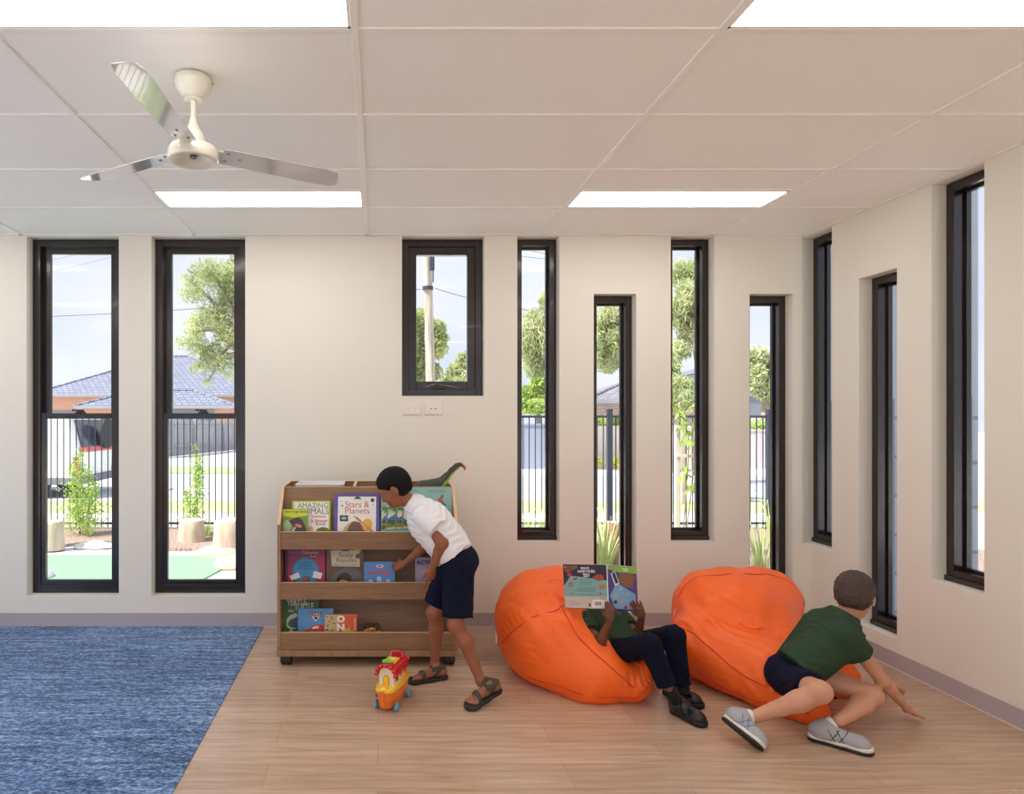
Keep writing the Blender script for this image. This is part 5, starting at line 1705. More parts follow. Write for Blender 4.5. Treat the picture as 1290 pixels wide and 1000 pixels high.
def foot_frame(heel, toe, up):
    h = Vector(heel); f = (Vector(toe) - h); L = f.length; f.normalize()
    u = Vector(up); u = (u - f * u.dot(f)).normalized()
    return h, f, u, u.cross(f).normalized(), L
def bare_foot(S, heel, toe, up, ankle, inner, r_ank=.024):
    """heel/toe: points under the foot; inner = +1 when the big toe lies on the left of the walking direction"""
    h, f, u, l, L = foot_frame(heel, toe, up)
    A = lambda a, b, d: h + f * (a * L) + l * b + u * d
    S.cone(A(.10, 0, .028), .024, ankle, r_ank, .02)
    S.cone(A(.12, 0, .022), .022, A(.68, inner * .004, .016), .019, .02)
    S.cone(A(.25, 0, .045), .020, A(.62, inner * .006, .022), .018, .02)
    S.cone(A(.68, inner * .016, .014), .014, A(.74, -inner * .018, .011), .012, .02)
    for i, (b, ln) in enumerate(((.022, .27), (.008, .25), (-.004, .22), (-.015, .18), (-.025, .14))):
        r = (.0105, .008, .0075, .007, .0065)[i]
        S.cone(A(.72, inner * b * .9, .011), r, A(.70 + ln, inner * b, r * .8), r * .9, .004)
def outline_sole(S_name, m, parent, heel, toe, up, th, w=.036, lift=0.0, wt=None, extra=.0):
    h, f, u, l, L = foot_frame(heel, toe, up)
    wt = wt or w * 1.12
    S = Solid()
    a, b = h + f * (w * .72) + u * (th / 2 + lift), h + f * (L - wt * .7 + extra) + u * (th / 2 + lift)
    mid = (a + b) / 2
    S.cone(a, w * .80, mid, w * .80, .02).cone(mid, w * .82, b, wt, .02)
    def clip(X, Y, Z):
        d = (X - h.x) * u.x + (Y - h.y) * u.y + (Z - h.z) * u.z
        return np.maximum(d - th - lift, lift - d)
    return S.build(S_name, m, parent, h=.0035, clip=clip, smooth=1)
def band_clip(p, ax, hw):
    ax = Vector(ax).normalized(); p = Vector(p)
    return lambda X, Y, Z: np.abs((X - p.x) * ax.x + (Y - p.y) * ax.y + (Z - p.z) * ax.z) - hw

def person(label, loc):
    return thing('person', label, 'person', loc)

def limb(S, pts, rs, k=.02):
    S.chain([Vector(p) for p in pts], rs, k); return S
def thigh_calf(S, hip, knee, ankle, back, r=(.056, .041, .043, .0235)):
    hip, knee, ankle = Vector(hip), Vector(knee), Vector(ankle)
    S.cone(hip, r[0], knee, r[1], .03)
    calf = knee.lerp(ankle, .30) + Vector(back).normalized() * .010
    S.cone(knee, r[1] * .96, calf, r[2] * .92, .02).cone(calf, r[2] * .92, ankle, r[3], .02)
def arm(S, sh, el, wr, r=(.031, .025, .024, .0165)):
    sh, el, wr = Vector(sh), Vector(el), Vector(wr)
    S.cone(sh, r[0], el, r[1], .02)
    m = el.lerp(wr, .25)
    S.cone(el, r[1], m, r[2], .015).cone(m, r[2], wr, r[3], .015)

# ------------------------------------------------------------------ 1: standing child at the bookcase
M_TEE = mat('tshirt_white', rgb(236, 236, 240), rough=.85, sheen=.2, bump=(500, .1))
M_NAVY = mat('shorts_navy', rgb(15, 19, 42), rough=.9, spec=.2, bump=(400, .15))
M_SAND = mat('sandal_sole', rgb(42, 38, 36), rough=.6); M_STRAP = mat('sandal_strap', rgb(66, 64, 52), rough=.7)
p1 = person('child in white t-shirt and navy shorts bending over to take a book from the shelf', (.40, 3.45, 0))
B = Solid()
# pelvis, spine, chest
pel = P(577, 706, 3.49); wst = P(563, 680, 3.50); chs = P(538, 655, 3.50); nk = P(517, 632, 3.50)
hipN, hipF = P(577, 718, 3.41), P(570, 716, 3.57)
shN, shF = P(533, 650, 3.385), P(527, 648, 3.63)
B.ell(pel, (.095, .115, .085), None, .04)
B.cone(pel, .082, chs, .080, .05)
for y, s in ((3.44, -1), (3.56, 1)):
    B.cone(Vector((wst.x, y, wst.z)), .072, Vector((chs.x, y, chs.z)), .068, .04)
B.cone(shN, .034, chs, .06, .04).cone(shF, .034, chs, .06, .04)
B.cone(chs, .055, nk, .040, .03)
hc = P(496, 613.5, 3.50); hf, hu = Vector((-.80, .12, -.60)), Vector((-.55, .05, .80))
B.cone(nk, .037, hc + Vector((.022, 0, -.028)), .037, .02)
head(B, hc, hf, hu, .925)
# legs
kF, aF = P(547, 772, 3.54), P(547.5, 838, 3.60)
thigh_calf(B, hipF, kF, aF, (1, 0, 0), (.055, .040, .041, .024))
kN, aN = P(574, 787, 3.34), P(606, 858, 3.30)
thigh_calf(B, hipN, kN, aN, (1, 0, .3), (.055, .041, .042, .024))
heelF, toeF = Vector((.372, 3.585, .020)), Vector((.200, 3.52, .020))
heelF.x = P(562, 858, 3.58).x; toeF.x = P(518, 855, 3.50).x
bare_foot(B, heelF, toeF, (0, 0, 1), aF, +1)
heelN, toeN = P(629, 866, 3.28), P(590, 888, 3.20)
upN = Vector((.40, 0, 1))
bare_foot(B, heelN, toeN, upN, aN, -1)
# arms
eN, wN = P(557, 684, 3.36), P(544.5, 716, 3.42)
arm(B, shN, eN, wN, (.037, .034, .030, .019))
hand(B, wN, P(541, 740, 3.44) - wN, (-.4, .8, 0), (-1, -.3, 0), (.3, .45, .4), .86, spread=.10, tcurl=.4)
eF, wF = P(533, 690, 3.68), P(508, 711, 3.765)
arm(B, shF, eF, wF, (.031, .025, .024, .016))
hand(B, wF, P(494, 714, 3.805) - wF, (-.1, .9, -.5), (-.2, -.6, 1), (.25, .35, .3), .86, spread=.10, tcurl=.7)
body = B.build('body', SK1, p1, h=.0042)
eyes(p1, hc, hf, hu, .925)
hair(p1, hc, hf, hu, .925, M_HAIR, cut=.024, thick=.012)
# shirt
T = Solid()
T.cone(P(524, 637, 3.50), .066, chs, .096, .04).cone(chs, .096, wst, .096, .05)
for y in (3.43, 3.57):
    T.cut(Vector((chs.x + .01, y, chs.z)), .088, P(571, 697, y), .088, .06)
T.cut(P(545, 662, 3.5), .095, P(572, 698, 3.5), .094, .06)
T.cut(shN + Vector((0, .01, 0)), .058, P(551, 666, 3.35), .056, .016)
T.cut(shF + Vector((0, -.01, 0)), .054, shF.lerp(eF, .55), .048, .03)
def neck1(X, Y, Z):
    q = P(513, 630, 3.5); d = (P(500, 618, 3.5) - q).normalized()
    return (X - q.x) * d.x + (Y - q.y) * d.y + (Z - q.z) * d.z - .012
tee1 = T.build('shirt', M_TEE, p1, h=.0045, disp=folds(.0042, 75, (.7, .1, -.6), .6, 1.0), clip=neck1)
# printed marks on the chest: thin strokes laid on the cloth
from mathutils.bvhtree import BVHTree
pk_ = mat('shirt_print', rgb(96, 110, 160), rough=.8)
_o = wloc(p1)
_b = BVHTree.FromPolygons([v.co + _o for v in tee1.data.vertices], [tuple(p.vertices) for p in tee1.data.polygons])
for strokes in (((510.5, 661), (512.5, 658.5), (513.5, 662)), ((511, 665.5), (514.5, 664), (517.5, 661.5)), ((512.5, 669), (516, 667.5), (519.5, 664))):
    pts = []
    for q in strokes:
        h_ = _b.ray_cast(Vector((0, 0, CH)), (P(q[0], q[1], 1) - Vector((0, 0, CH))).normalized())
        if h_[0] is not None: pts.append(h_[0] + h_[1] * .0004)
    if len(pts) > 1: MB().tube(pts, .0016, 6).build('shirt_print', pk_, tee1)
# shorts
Q = Solid()
Q.ell(pel + Vector((0, 0, .004)), (.112, .128, .098), None, .04)
Q.cut(hipF + Vector((0, 0, .02)), .080, P(547, 762, 3.555), .062, .03)
Q.cut(hipN + Vector((0, 0, .02)), .086, P(576.5, 777, 3.37), .080, .03)
def waist1(X, Y, Z):
    q = P(570, 697, 3.49); d = Vector((-.62, 0, .78))
    return (X - q.x) * d.x + (Z - q.z) * d.z - .012 + 0 * Y
Q.build('shorts', M_NAVY, p1, h=.0045, disp=folds(.003, 60, (.3, .2, 1), .8, 2.0), clip=waist1)
for (hl, te, up, inn, ank) in ((heelF, toeF, Vector((0, 0, 1)), 1, aF), (heelN, toeN, upN, -1, aN)):
    h_, f_, u_, l_, L_ = foot_frame(hl, te, up)
    S0 = lambda: None
    FS = Solid(); bare_foot(FS, hl, te, up, ank, inn)
    so = outline_sole('sandal_sole', M_SAND, p1, hl - u_ * .019 - f_ * .008, te - u_ * .019 + f_ * .008, up, .021, .036)
    for (t_, ax, hw) in ((.70, f_, .011), (.34, (f_ * .75 + u_ * .66), .010)):
        FS.build('sandal_strap', M_STRAP, p1, h=.0035, inflate=.004, clip=band_clip(h_ + f_ * (L_ * t_) + u_ * .02, ax, hw), smooth=1)
    FS.build('sandal_strap', M_STRAP, p1, h=.0035, inflate=.004,
             clip=(lambda bc1, bc2: (lambda X, Y, Z: np.maximum(bc1(X, Y, Z), bc2(X, Y, Z))))(
                 band_clip(h_ + u_ * .055, (u_ * 1.0 + f_ * .1), .010), band_clip(h_, f_, L_ * .45)), smooth=1)

# ------------------------------------------------------------------ 2: child lying on the bean bag, face behind the book
M_GREEN = mat('polo_green', rgb(50, 70, 52), rough=.9, spec=.2, bump=(500, .12))
M_PANT = mat('trousers_navy', rgb(11, 14, 34), rough=.9, spec=.2, bump=(400, .15))
M_SHOE = mat('shoe_black_leather', rgb(24, 22, 24), rough=.32, bump=(120, .1)); M_SOLE = mat('shoe_black_sole', rgb(18, 17, 18), rough=.6)
M_SOCK = mat('sock_black', rgb(20, 20, 26), rough=.95)
p2 = person('child lying on a bean bag in green polo and navy trousers, face behind open book', (1.30, 3.5, 0))
B = Solid()
pel = P(786, 815, 3.48); chs = P(757, 783, 3.60); nk = P(750, 762, 3.64)
shR, shL = P(733, 780, 3.54), P(786, 779, 3.66)
hipR, hipL = P(775, 822, 3.42), P(797, 814, 3.54)
B.ell(pel, (.10, .09, .08), None, .04).cone(pel, .082, chs, .078, .05)
B.cone(shR, .036, chs, .06, .04).cone(shL, .036, chs, .06, .04).cone(chs, .055, nk, .038, .03)
hc = P(755, 740, 3.66); hf, hu = Vector((.15, -.93, -.05)), Vector((-.05, .2, 1))
B.cone(nk, .036, hc + Vector((-.005, .015, -.03)), .036, .02)
head(B, hc, hf, hu, .95)
kR, aR = P(818, 812, 3.17), P(845, 872, 3.10)
kL, aL = P(849, 801, 3.31), P(859, 868, 3.24)
thigh_calf(B, hipR, kR, aR, (-.3, .3, -1), (.052, .040, .038, .024))
thigh_calf(B, hipL, kL, aL, (-.3, .3, -1), (.052, .040, .038, .024))
eR, wR = P(756, 810, 3.36), P(769, 780, 3.325)
arm(B, shR, eR, wR, (.030, .025, .024, .0165))
hand(B, wR, P(768, 757, 3.335) - wR, (.15, 1, .1), (-1, 0, 0), (.15, .3, .3), .80, spread=.05, tcurl=.9,
     fcurl=((.02, .05, .05), (.25, .5, .45), (.3, .55, .5), (.35, .6, .5)))
eL, wL = P(803, 803, 3.50), P(808.5, 775, 3.42)
arm(B, shL, eL, wL, (.030, .025, .024, .0165))
hand(B, wL, P(799, 752, 3.40) - wL, (-.1, 1, .1), (-1, .3, .2), (.15, .3, .3), .80, spread=.16, tcurl=.9)
B.build('body', SK2, p2, h=.0040)
eyes(p2, hc, hf, hu, .95)
hair(p2, hc, hf, hu, .95, M_HAIR, cut=.024, thick=.010)
T = Solid()
T.cone(P(752, 768, 3.63), .060, chs, .094, .04).cut(chs, .096, P(793, 822, 3.45), .100, .05)
T.cut(shR + Vector((.01, 0, 0)), .050, shR.lerp(eR, .55), .050, .035)
T.cut(shL - Vector((.01, 0, 0)), .050, shL.lerp(eL, .48), .048, .035)
def neck2(X, Y, Z):
    q = P(751, 763, 3.64)
    return (Z - q.z - .012) + 0 * X + (Y - q.y) * .2
T.build('polo_shirt', M_GREEN, p2, h=.0045, disp=folds(.0045, 80, (.6, -.1, -.8), .7, 3.0), clip=neck2)
Q = Solid()
Q.ell(pel, (.108, .10, .088), None, .04)
for (h_, k_, a_) in ((hipR, kR, P(840, 864, 3.12)), (hipL, kL, P(858, 864, 3.25))):
    Q.cone(h_, .066, k_, .054, .03)
    Q.cut(k_, .053, a_, .046, .02)
def waist2(X, Y, Z):
    q = P(783, 808, 3.49); d = (chs - pel).normalized()
    return (X - q.x) * d.x + (Y - q.y) * d.y + (Z - q.z) * d.z - .03
Q.build('trousers', M_PANT, p2, h=.0045, disp=folds(.0042, 62, (.4, -.3, 1), .9, 4.0), clip=waist2)
def closed_shoe(parent, heel, toe, up, ankle, m_up, m_sole, trainers=False, straps=True):
    h, f, u, l, L = foot_frame(heel, toe, up)
    A = lambda a, b, d: h + f * (a * L) + l * b + u * d
    so = outline_sole('shoe_sole', m_sole, parent, heel, toe, up, .024, .037, wt=.040)
    S = Solid()
    S.cone(A(.16, 0, .040), .030, A(.30, 0, .046), .031, .03)
    S.cone(A(.30, 0, .042), .032, A(.78, 0, .030), .032, .03)
    S.ell(A(.80, 0, .028), (.042, .036, .026), RM(f, l, u), .02)
    top = Vector(ankle); d = (top - A(.20, 0, .04)); d.normalize()
    S.cut(A(.20, 0, .045), .031, A(.20, 0, .045) + d * .038, .033, .03)
    def clip(X, Y, Z):
        q = (X - h.x) * u.x + (Y - h.y) * u.y + (Z - h.z) * u.z
        return .018 - q
    S.build('shoe_upper', m_up, parent, h=.0038, clip=clip)
    if straps:
        for t_ in (.44, .60):
            S.build('shoe_strap', m_up, parent, h=.0038, inflate=.0035, smooth=1,
                    clip=(lambda a_, b_: (lambda X, Y, Z: np.maximum(a_(X, Y, Z), b_(X, Y, Z))))(band_clip(A(t_, 0, .03), f * .93 + u * .36, .011), lambda X, Y, Z: .030 - ((X - h.x) * u.x + (Y - h.y) * u.y + (Z - h.z) * u.z)))
    k = Solid().cone(A(.20, 0, .06), .028, top, .027, .02)
    return S, A, (h, f, u, l, L)
for (hl, te, ank) in ((P(846, 896, 3.18), P(887, 917, 3.02), aR), (Vector((1.50, 3.40, 0)), Vector((1.60, 3.21, 0)), aL)):
    hl.z = te.z = .001
    closed_shoe(p2, hl, te, (0, 0, 1), ank, M_SHOE, M_SOLE)
    k = Solid().cut(Vector(hl).lerp(te, .2) + Vector((0, 0, .05)), .030, Vector(ank) + (Vector(ank) - hl) * .15, .029, .01)
    k.build('sock', M_SOCK, p2, h=.004)

# open book held up in front of the face
hb = thing('open_book', 'large open picture book held up in front of the reading child\'s face', 'book', (1.21, 3.36, .42))
def leafboard(name, tl, tr, br, bl, m, th, parent):
    mb = MB(); n = (tr - tl).cross(tl - bl).normalized()
    mb.prism([bl, br, tr, tl], -n * th)
    return mb.build(name, m, parent)
YS, YLf, YRt = 3.365, 3.40, 3.445
TL, TS, TR = P(709, 710.6, YLf), P(764.3, 711.4, YS), P(801.6, 714.2, YRt)
BL, BS, BR = P(711.8, 766, YLf), P(766.6, 768, YS), P(804, 770, YRt)
leafboard('back_cover', TL, TS, BS, BL, C('book_navy', 50, 38, 74), .003, hb)
leafboard('front_cover', TS, TR, BR, BS, C('book_purple', 92, 82, 156), .003, hb)
n1 = Vector((0, 1, 0))
i1 = lambda p, q, t: p.lerp(q, t)
mb = MB(); mb.prism([i1(BL, BS, .04) + n1 * .004, BS + n1 * .004, TS + n1 * .004, i1(TL, TS, .04) + n1 * .004], n1 * .006); mb.build('pages', M_PAGE, hb)
mb = MB(); mb.prism([BS + n1 * .004, i1(BS, BR, .95) + n1 * .004, i1(TS, TR, .95) + n1 * .004, TS + n1 * .004], n1 * .006); mb.build('pages', M_PAGE, hb)
mb = MB(); mb.tube([TS + Vector((0, -.001, 0)), BS + Vector((0, -.001, 0))], .0028, 8); mb.build('spine', C_WHITE, hb)
pl = Plane(BL, (TS - TL), (TL - BL)); pr = Plane(BS, (TR - TS), (TS - BS))
# back cover marks
pl.poly('teal_table', [(719, 725), (764.6, 731), (765.6, 751.5), (711, 751), (710.3, 738)], C('teal_table', 128, 178, 176), hb, e=.0008)
pl.poly('pale_band', [(711, 751), (765.7, 751.6), (766.3, 767), (712, 765.2)], C('pale_band', 206, 190, 182), hb, e=.001)
pl.text('title', "WHO'S", 731, 742, 713.8, 717.2, C_WHITE, hb, bold=.03, e=.0014)
pl.text('title', 'UNDER THE BED,', 727.5, 750, 718, 721.6, C_WHITE, hb, bold=.03, e=.0014)
pl.text('title', 'TED?', 734, 742.5, 722.2, 726.6, C_WHITE, hb, bold=.03, e=.0014)
pl.poly('brown_toy', [(709.6, 712), (727, 711.8), (728, 715.5), (722, 717), (715, 722), (711, 719)], C('toy_brown', 124, 84, 62), hb, e=.001)
pl.poly('red_ball', pl.oval(717.3, 723.7, 2.6, 2.6), C('ball_red', 196, 50, 56), hb, e=.0012)
pl.poly('toy', pl.oval(754.5, 727.5, 6.2, 4.2), C('toy_rust', 170, 84, 50), hb, e=.0014)
pl.poly('toy', pl.oval(758.5, 739, 4.6, 3), C('toy_orange2', 206, 116, 70), hb, e=.0014)
pl.poly('toy_wheel', pl.oval(719, 736.3, 3.1, 3.3), C('wheel_grey', 120, 100, 120), hb, e=.0014)
pl.poly('toy_wheel_centre', pl.oval(719, 736.3, 1.9, 2.1), C('wheel_pink', 214, 110, 120), hb, e=.0018)
pl.poly('toy', pl.oval(724.5, 729, 3.2, 1.3, rot=-.3), C('ball_red', 196, 50, 56), hb, e=.0014)
pl.poly('toy', pl.oval(721, 747.4, 2.1, 1.2), C('toy_orange2', 206, 116, 70), hb, e=.0014)
pl.poly('red_ball', pl.oval(756.4, 748, 1.4, 1.6), C('ball_red', 196, 50, 56), hb, e=.0014)
CT = C('faint_navy', 84, 124, 132)
for (y, a, b) in ((729.8, 730, 744.5), (733, 730, 746), (735.4, 731, 745), (739.5, 728.5, 749), (741.8, 726, 751), (744, 726.5, 750), (748.4, 727.5, 749.5)):
    pl.poly('text_line', [(a, y), (b, y + .2), (b, y + .9), (a, y + .7)], CT, hb, e=.0014)
pl.poly('barcode_panel', [(746.5, 755), (761.5, 755.2), (761.7, 765.6), (745.5, 765)], C_WHITE, hb, e=.0016)
pl.polys('barcode_bars', [[(749.4 + k * .85, 757.6), (749.9 + k * .85, 757.6), (749.9 + k * .85, 762.4), (749.4 + k * .85, 762.4)] for k in range(10)], C('bar_grey', 90, 84, 84), hb, e=.002)
pl.polys('small_text', [[(717, 757), (727, 757), (727, 757.7), (717, 757.7)], [(717, 759.4), (733, 759.5), (733, 760.1), (717, 760)], [(717, 761.4), (730, 761.5), (730, 762.1), (717, 762)], [(744, 754.2), (748.5, 754.2), (748.5, 754.8), (744, 754.8)]], C('faint_brown', 170, 150, 144), hb, e=.0014)
pl.text('ce_mark', 'CE', 757, 762, 752.8, 755.2, C_BLACK, hb, e=.002)
pl.poly('small_bin', [(741.8, 760), (743.8, 760), (743.6, 763.8), (742, 763.8)], C_BLACK, hb, e=.0014)
for k in range(12):
    x, y = 712 + (k * 37) % 50, 714 + (k * 23) % 34
    pl.poly('dot', pl.oval(x, y, .6, .6, 6), C('dot_gold', 196, 180, 110) if k % 2 else C_WHITE, hb, e=.0012)
# front cover marks
pr.poly('green_band', [(765, 712), (801.5, 714.4), (802, 722.8), (780, 721), (768, 717.5), (765.3, 717)], C('cover_green', 148, 200, 76), hb, e=.0008)
pr.text('title', 'TED', 783.5, 791, 715.8, 719.4, C_WHITE, hb, bold=.03, e=.0014)
pr.poly('badge', pl.oval(770.5, 715.6, 3.4, 2.2), C('badge_grey', 140, 150, 160), hb, e=.0012)
pr.text('badge_text', 'POP', 768.4, 772.6, 714.6, 716.8, C_WHITE, hb, e=.0018)
pr.poly('brown_patch', [(780, 722.5), (796, 723), (801, 727), (797, 735), (799, 742), (786, 738), (779, 731)], C('head_brown', 150, 108, 84), hb, e=.001)
pr.poly('blue_table', [(774.5, 737.5), (779.5, 735.5), (800, 748.5), (802.8, 768.5), (775, 766.5), (768.5, 750)], C('table_blue', 132, 184, 222), hb, e=.0012)
pr.poly('sign_edge', [(769.5, 723), (773.6, 718.2), (780.3, 735), (774.3, 737.8)], C_WHITE, hb, e=.0016)
pr.poly('sign', [(770.8, 723.2), (773.3, 719.6), (778.8, 733.6), (775.3, 735.2)], C('sign_navy', 52, 62, 88), hb, e=.002)
for (x, y, r, c, k) in ((775.5, 749.5, 2, (214, 190, 170), 'sweet'), (783, 757.5, 2.6, (206, 168, 156), 'sweet2'), (791, 748.5, 1.6, (214, 190, 170), 'sweet'), (788, 765, 2.2, (190, 36, 80), 'sweet_pink'), (795.5, 761, 3.2, (216, 96, 66), 'sweet_orange'), (775, 758, 2.4, (120, 40, 76), 'sweet_plum'), (782, 742, 2, (176, 206, 226), 'sweet_pale')):
    pr.poly('sweet', pl.oval(x, y, r, r, 10), C(k, *c), hb, e=.0018)
pr.poly('purple_edge', [(767, 766.5), (803.8, 768.2), (804, 770), (767, 768.2)], C('edge_purple', 66, 52, 108), hb, e=.002)
for k in range(9):
    x, y = 768 + (k * 17) % 32, 722 + (k * 11) % 20
    pr.poly('star', pl.oval(x, y, .6, .6, 5), C('dot_gold', 196, 180, 110), hb, e=.0011)

# ------------------------------------------------------------------ 3: child lunging off the second bean bag
p3 = person('child in green t-shirt and navy shorts lunging towards the wall, face turned away', (2.0, 3.0, 0))
B = Solid()
pel = P(1003, 848, 3.10); chs = P(1048, 798, 3.10); nk = P(1063, 775, 3.10)
shN, shF = P(1066, 800, 2.98), P(1052, 780, 3.24)
hipN, hipF = P(1002, 860, 3.02), P(1016, 846, 3.16)
B.ell(pel, (.10, .11, .088), None, .04).cone(pel, .085, chs, .082, .05)
B.cone(shN, .036, chs, .064, .04).cone(shF, .036, chs, .064, .04).cone(chs, .058, nk, .040, .03)
hc = P(1077, 749, 3.11); hf, hu = Vector((.66, .62, -.42)), Vector((.25, .22, .94))
B.cone(nk, .038, hc + Vector((-.012, -.01, -.035)), .038, .02)
head(B, hc, hf, hu, 1.0)
kN, aN = P(1033, 871, 2.80), P(950, 903, 2.90)
thigh_calf(B, hipN, kN, aN, (-.2, .3, -1), (.060, .046, .046, .026))
kF, aF = P(1098, 876, 3.00), P(1057, 908, 2.875)
thigh_calf(B, hipF, kF, aF, (-.2, .2, -1), (.060, .046, .046, .026))
eN, wN = P(1112, 858, 3.00), P(1144, 893, 3.06)
arm(B, shN, eN, wN, (.033, .027, .026, .018))
wN2 = wN
hand(B, wN2, P(1163, 906, 3.09) - wN2, (-.3, 0, -1), (0, 1, .2), (-.12, .12, .12), .88, spread=.2, tcurl=.2)
eF = P(1098, 836, 3.36); wF = Vector((eF.x + .12, 3.40, .055))
arm(B, shF, eF, wF, (.033, .027, .026, .018))
hand(B, wF, (.5, .15, -.25), (0, 0, -1), (0, -1, 0), (.0, .1, .1), .88, spread=.18, tcurl=.2)
B.build('body', SK3, p3, h=.0042)
eyes(p3, hc, hf, hu, 1.0)
hair(p3, hc, hf, hu, 1.0, M_HAIRB, cut=.034, thick=.009)
T = Solid()
T.cone(P(1061, 778, 3.10), .068, chs, .102, .04)
for y in (3.05, 3.16):
    T.cut(Vector((chs.x, y, chs.z)), .098, P(1003, 843, y), .104, .05)
T.cut(shN + Vector((-.01, .01, 0)), .054, shN.lerp(eN, .42), .054, .035)
T.cut(shF + Vector((-.01, -.01, 0)), .054, shF.lerp(eF, .42), .052, .035)
def neck3(X, Y, Z):
    q = P(1064, 772, 3.1); d = (P(1074, 756, 3.1) - q).normalized()
    return (X - q.x) * d.x + (Y - q.y) * d.y + (Z - q.z) * d.z - .004
T.build('shirt', M_GREEN, p3, h=.0045, disp=folds(.0045, 78, (.6, .1, .8), .6, 5.0), clip=neck3)
Q = Solid()
Q.ell(pel + Vector((-.01, 0, -.01)), (.125, .13, .105), None, .04)
Q.cut(hipN, .084, hipN.lerp(kN, .66), .072, .03)
Q.cut(hipF, .084, hipF.lerp(kF, .56), .072, .03)
def waist3(X, Y, Z):
    q = P(1003, 843, 3.1); d = (chs - pel).normalized()
    return (X - q.x) * d.x + (Y - q.y) * d.y + (Z - q.z) * d.z - .02
Q.build('shorts', M_NAVY, p3, h=.0045, disp=folds(.004, 70, (.5, .2, -.8), .8, 6.0), clip=waist3)
M_RUN = mat('trainer_grey_mesh', rgb(168, 168, 172), rough=.7, bump=(600, .2)); M_RSOLE = mat('trainer_black_sole', rgb(28, 26, 28), rough=.6)
M_MID = mat('trainer_white_midsole', rgb(226, 220, 212), rough=.6); M_RSTR = mat('trainer_stripe', rgb(48, 46, 54), rough=.4)
M_RBLU = mat('trainer_blue_trim', rgb(92, 108, 176), rough=.4)
def trainer(heel, toe, up, ank, side, stripe):
    h, f, u, l, L = foot_frame(heel, toe, up)
    A = lambda a, b, d: h + f * (a * L) + l * b + u * d
    outline_sole('shoe_outsole', M_RSOLE, p3, heel, toe, up, .013, .038, wt=.043)
    outline_sole('shoe_midsole', M_MID, p3, heel, toe, up, .016, .037, lift=.013, wt=.042)
    S = Solid()
    S.cone(A(.16, 0, .048), .031, A(.32, 0, .052), .033, .03)
    S.cone(A(.32, 0, .048), .034, A(.80, 0, .036), .033, .03)
    S.ell(A(.82, 0, .034), (.044, .037, .027), RM(f, l, u), .02)
    top = Vector(ank); b0 = A(.20, 0, .05); d = (top - b0).normalized()
    S.cut(b0, .033, b0 + d * .042, .036, .03)
    clip = lambda X, Y, Z: .025 - ((X - h.x) * u.x + (Y - h.y) * u.y + (Z - h.z) * u.z)
    S.build('shoe_upper', M_RUN, p3, h=.0038, clip=clip)
    # crossing side stripes
    for (t_, ax) in ((.40, f * .85 + u * .5), (.54, f * .85 + u * .5), (.44, f * .85 - u * .55), (.58, f * .85 - u * .55)):
        S.build('shoe_stripe', stripe, p3, h=.0035, inflate=.0018, smooth=1,
                clip=(lambda a_, b_: (lambda X, Y, Z: np.maximum(a_(X, Y, Z), b_(X, Y, Z))))(band_clip(A(t_, 0, .05), ax, .0026), lambda X, Y, Z: np.abs((X - h.x) * u.x + (Y - h.y) * u.y + (Z - h.z) * u.z - .052) - .024))
    ls = MB()
    for k in range(5):
        t_ = .42 + .07 * k
        q = A(t_, 0, .083 - .028 * k * .42)
        ls.tube([q - l * .018 - u * .004, q + u * .003, q + l * .018 - u * .004], .0028, 6)
    ls.build('laces', M_MID, p3, smooth=True)
    kk = Solid().cut(b0 + d * .02, .031, b0 + d * .068, .033, .01)
    kk.build('sock', mat('sock_white', rgb(226, 222, 216), rough=.95, bump=(300, .3)), p3, h=.004)
trainer(P(909, 906, 2.93), P(957, 944, 2.80), Vector((.55, .30, .75)), aN, 1, M_RBLU)
hl = P(1018, 930, 2.915); te = P(1097, 950, 2.775); hl.z = .001; te.z = .001
trainer(hl, te, (0, 0, 1), aF, 1, M_RSTR)
# ================================================================== BEAN BAGS
M_BAG = mat('beanbag_orange', rgb(252, 106, 34), rough=.45, spec=.4, bump=(16, .35), stretch=(1, 1, 2.4))
M_SEAM = mat('beanbag_seam', rgb(206, 62, 26), rough=.6)
M_TAG = mat('beanbag_tag', rgb(226, 222, 224), rough=.7)
floor_clip = lambda X, Y, Z: (.001 - Z) + 0 * X + 0 * Y
def wrinkle(seed, amp=.009):
    def fn(X, Y, Z):
        a = np.sin(X * 21 + 3 * np.sin(Y * 7 + seed) + seed) * np.sin(Z * 17 + 2 * np.sin(X * 9 + seed))
        b = np.sin((X * .8 + Z * .9) * 55 + 4 * np.sin(Y * 6 + Z * 5 + seed))
        m = np.clip(np.sin(X * 6 + seed * 2) * np.sin(Z * 7 + Y * 5 + seed), 0, 1)
        c = np.sin(X * 38 - Z * 30 + 5 * np.sin(X * 11 + Y * 8 + seed)) * np.clip(np.sin(X * 9 + Z * 11 + seed * 4), 0, 1)
        return amp * a * .7 + amp * .55 * b * m + amp * .30 * c
    return fn
def creases(seed, spots):
    base = wrinkle(seed)
    fs = [(Vector(c), r, folds(a, fq, d, .5, seed + i)) for i, (c, r, d, fq, a) in enumerate(spots)]
    def fn(X, Y, Z):
        out = base(X, Y, Z)
        for c, r, f in fs:
            m = np.exp(-((X - c.x) ** 2 + (Y - c.y) ** 2 + (Z - c.z) ** 2) / (r * r))
            out = out + m * f(X, Y, Z)
        return out
    return fn
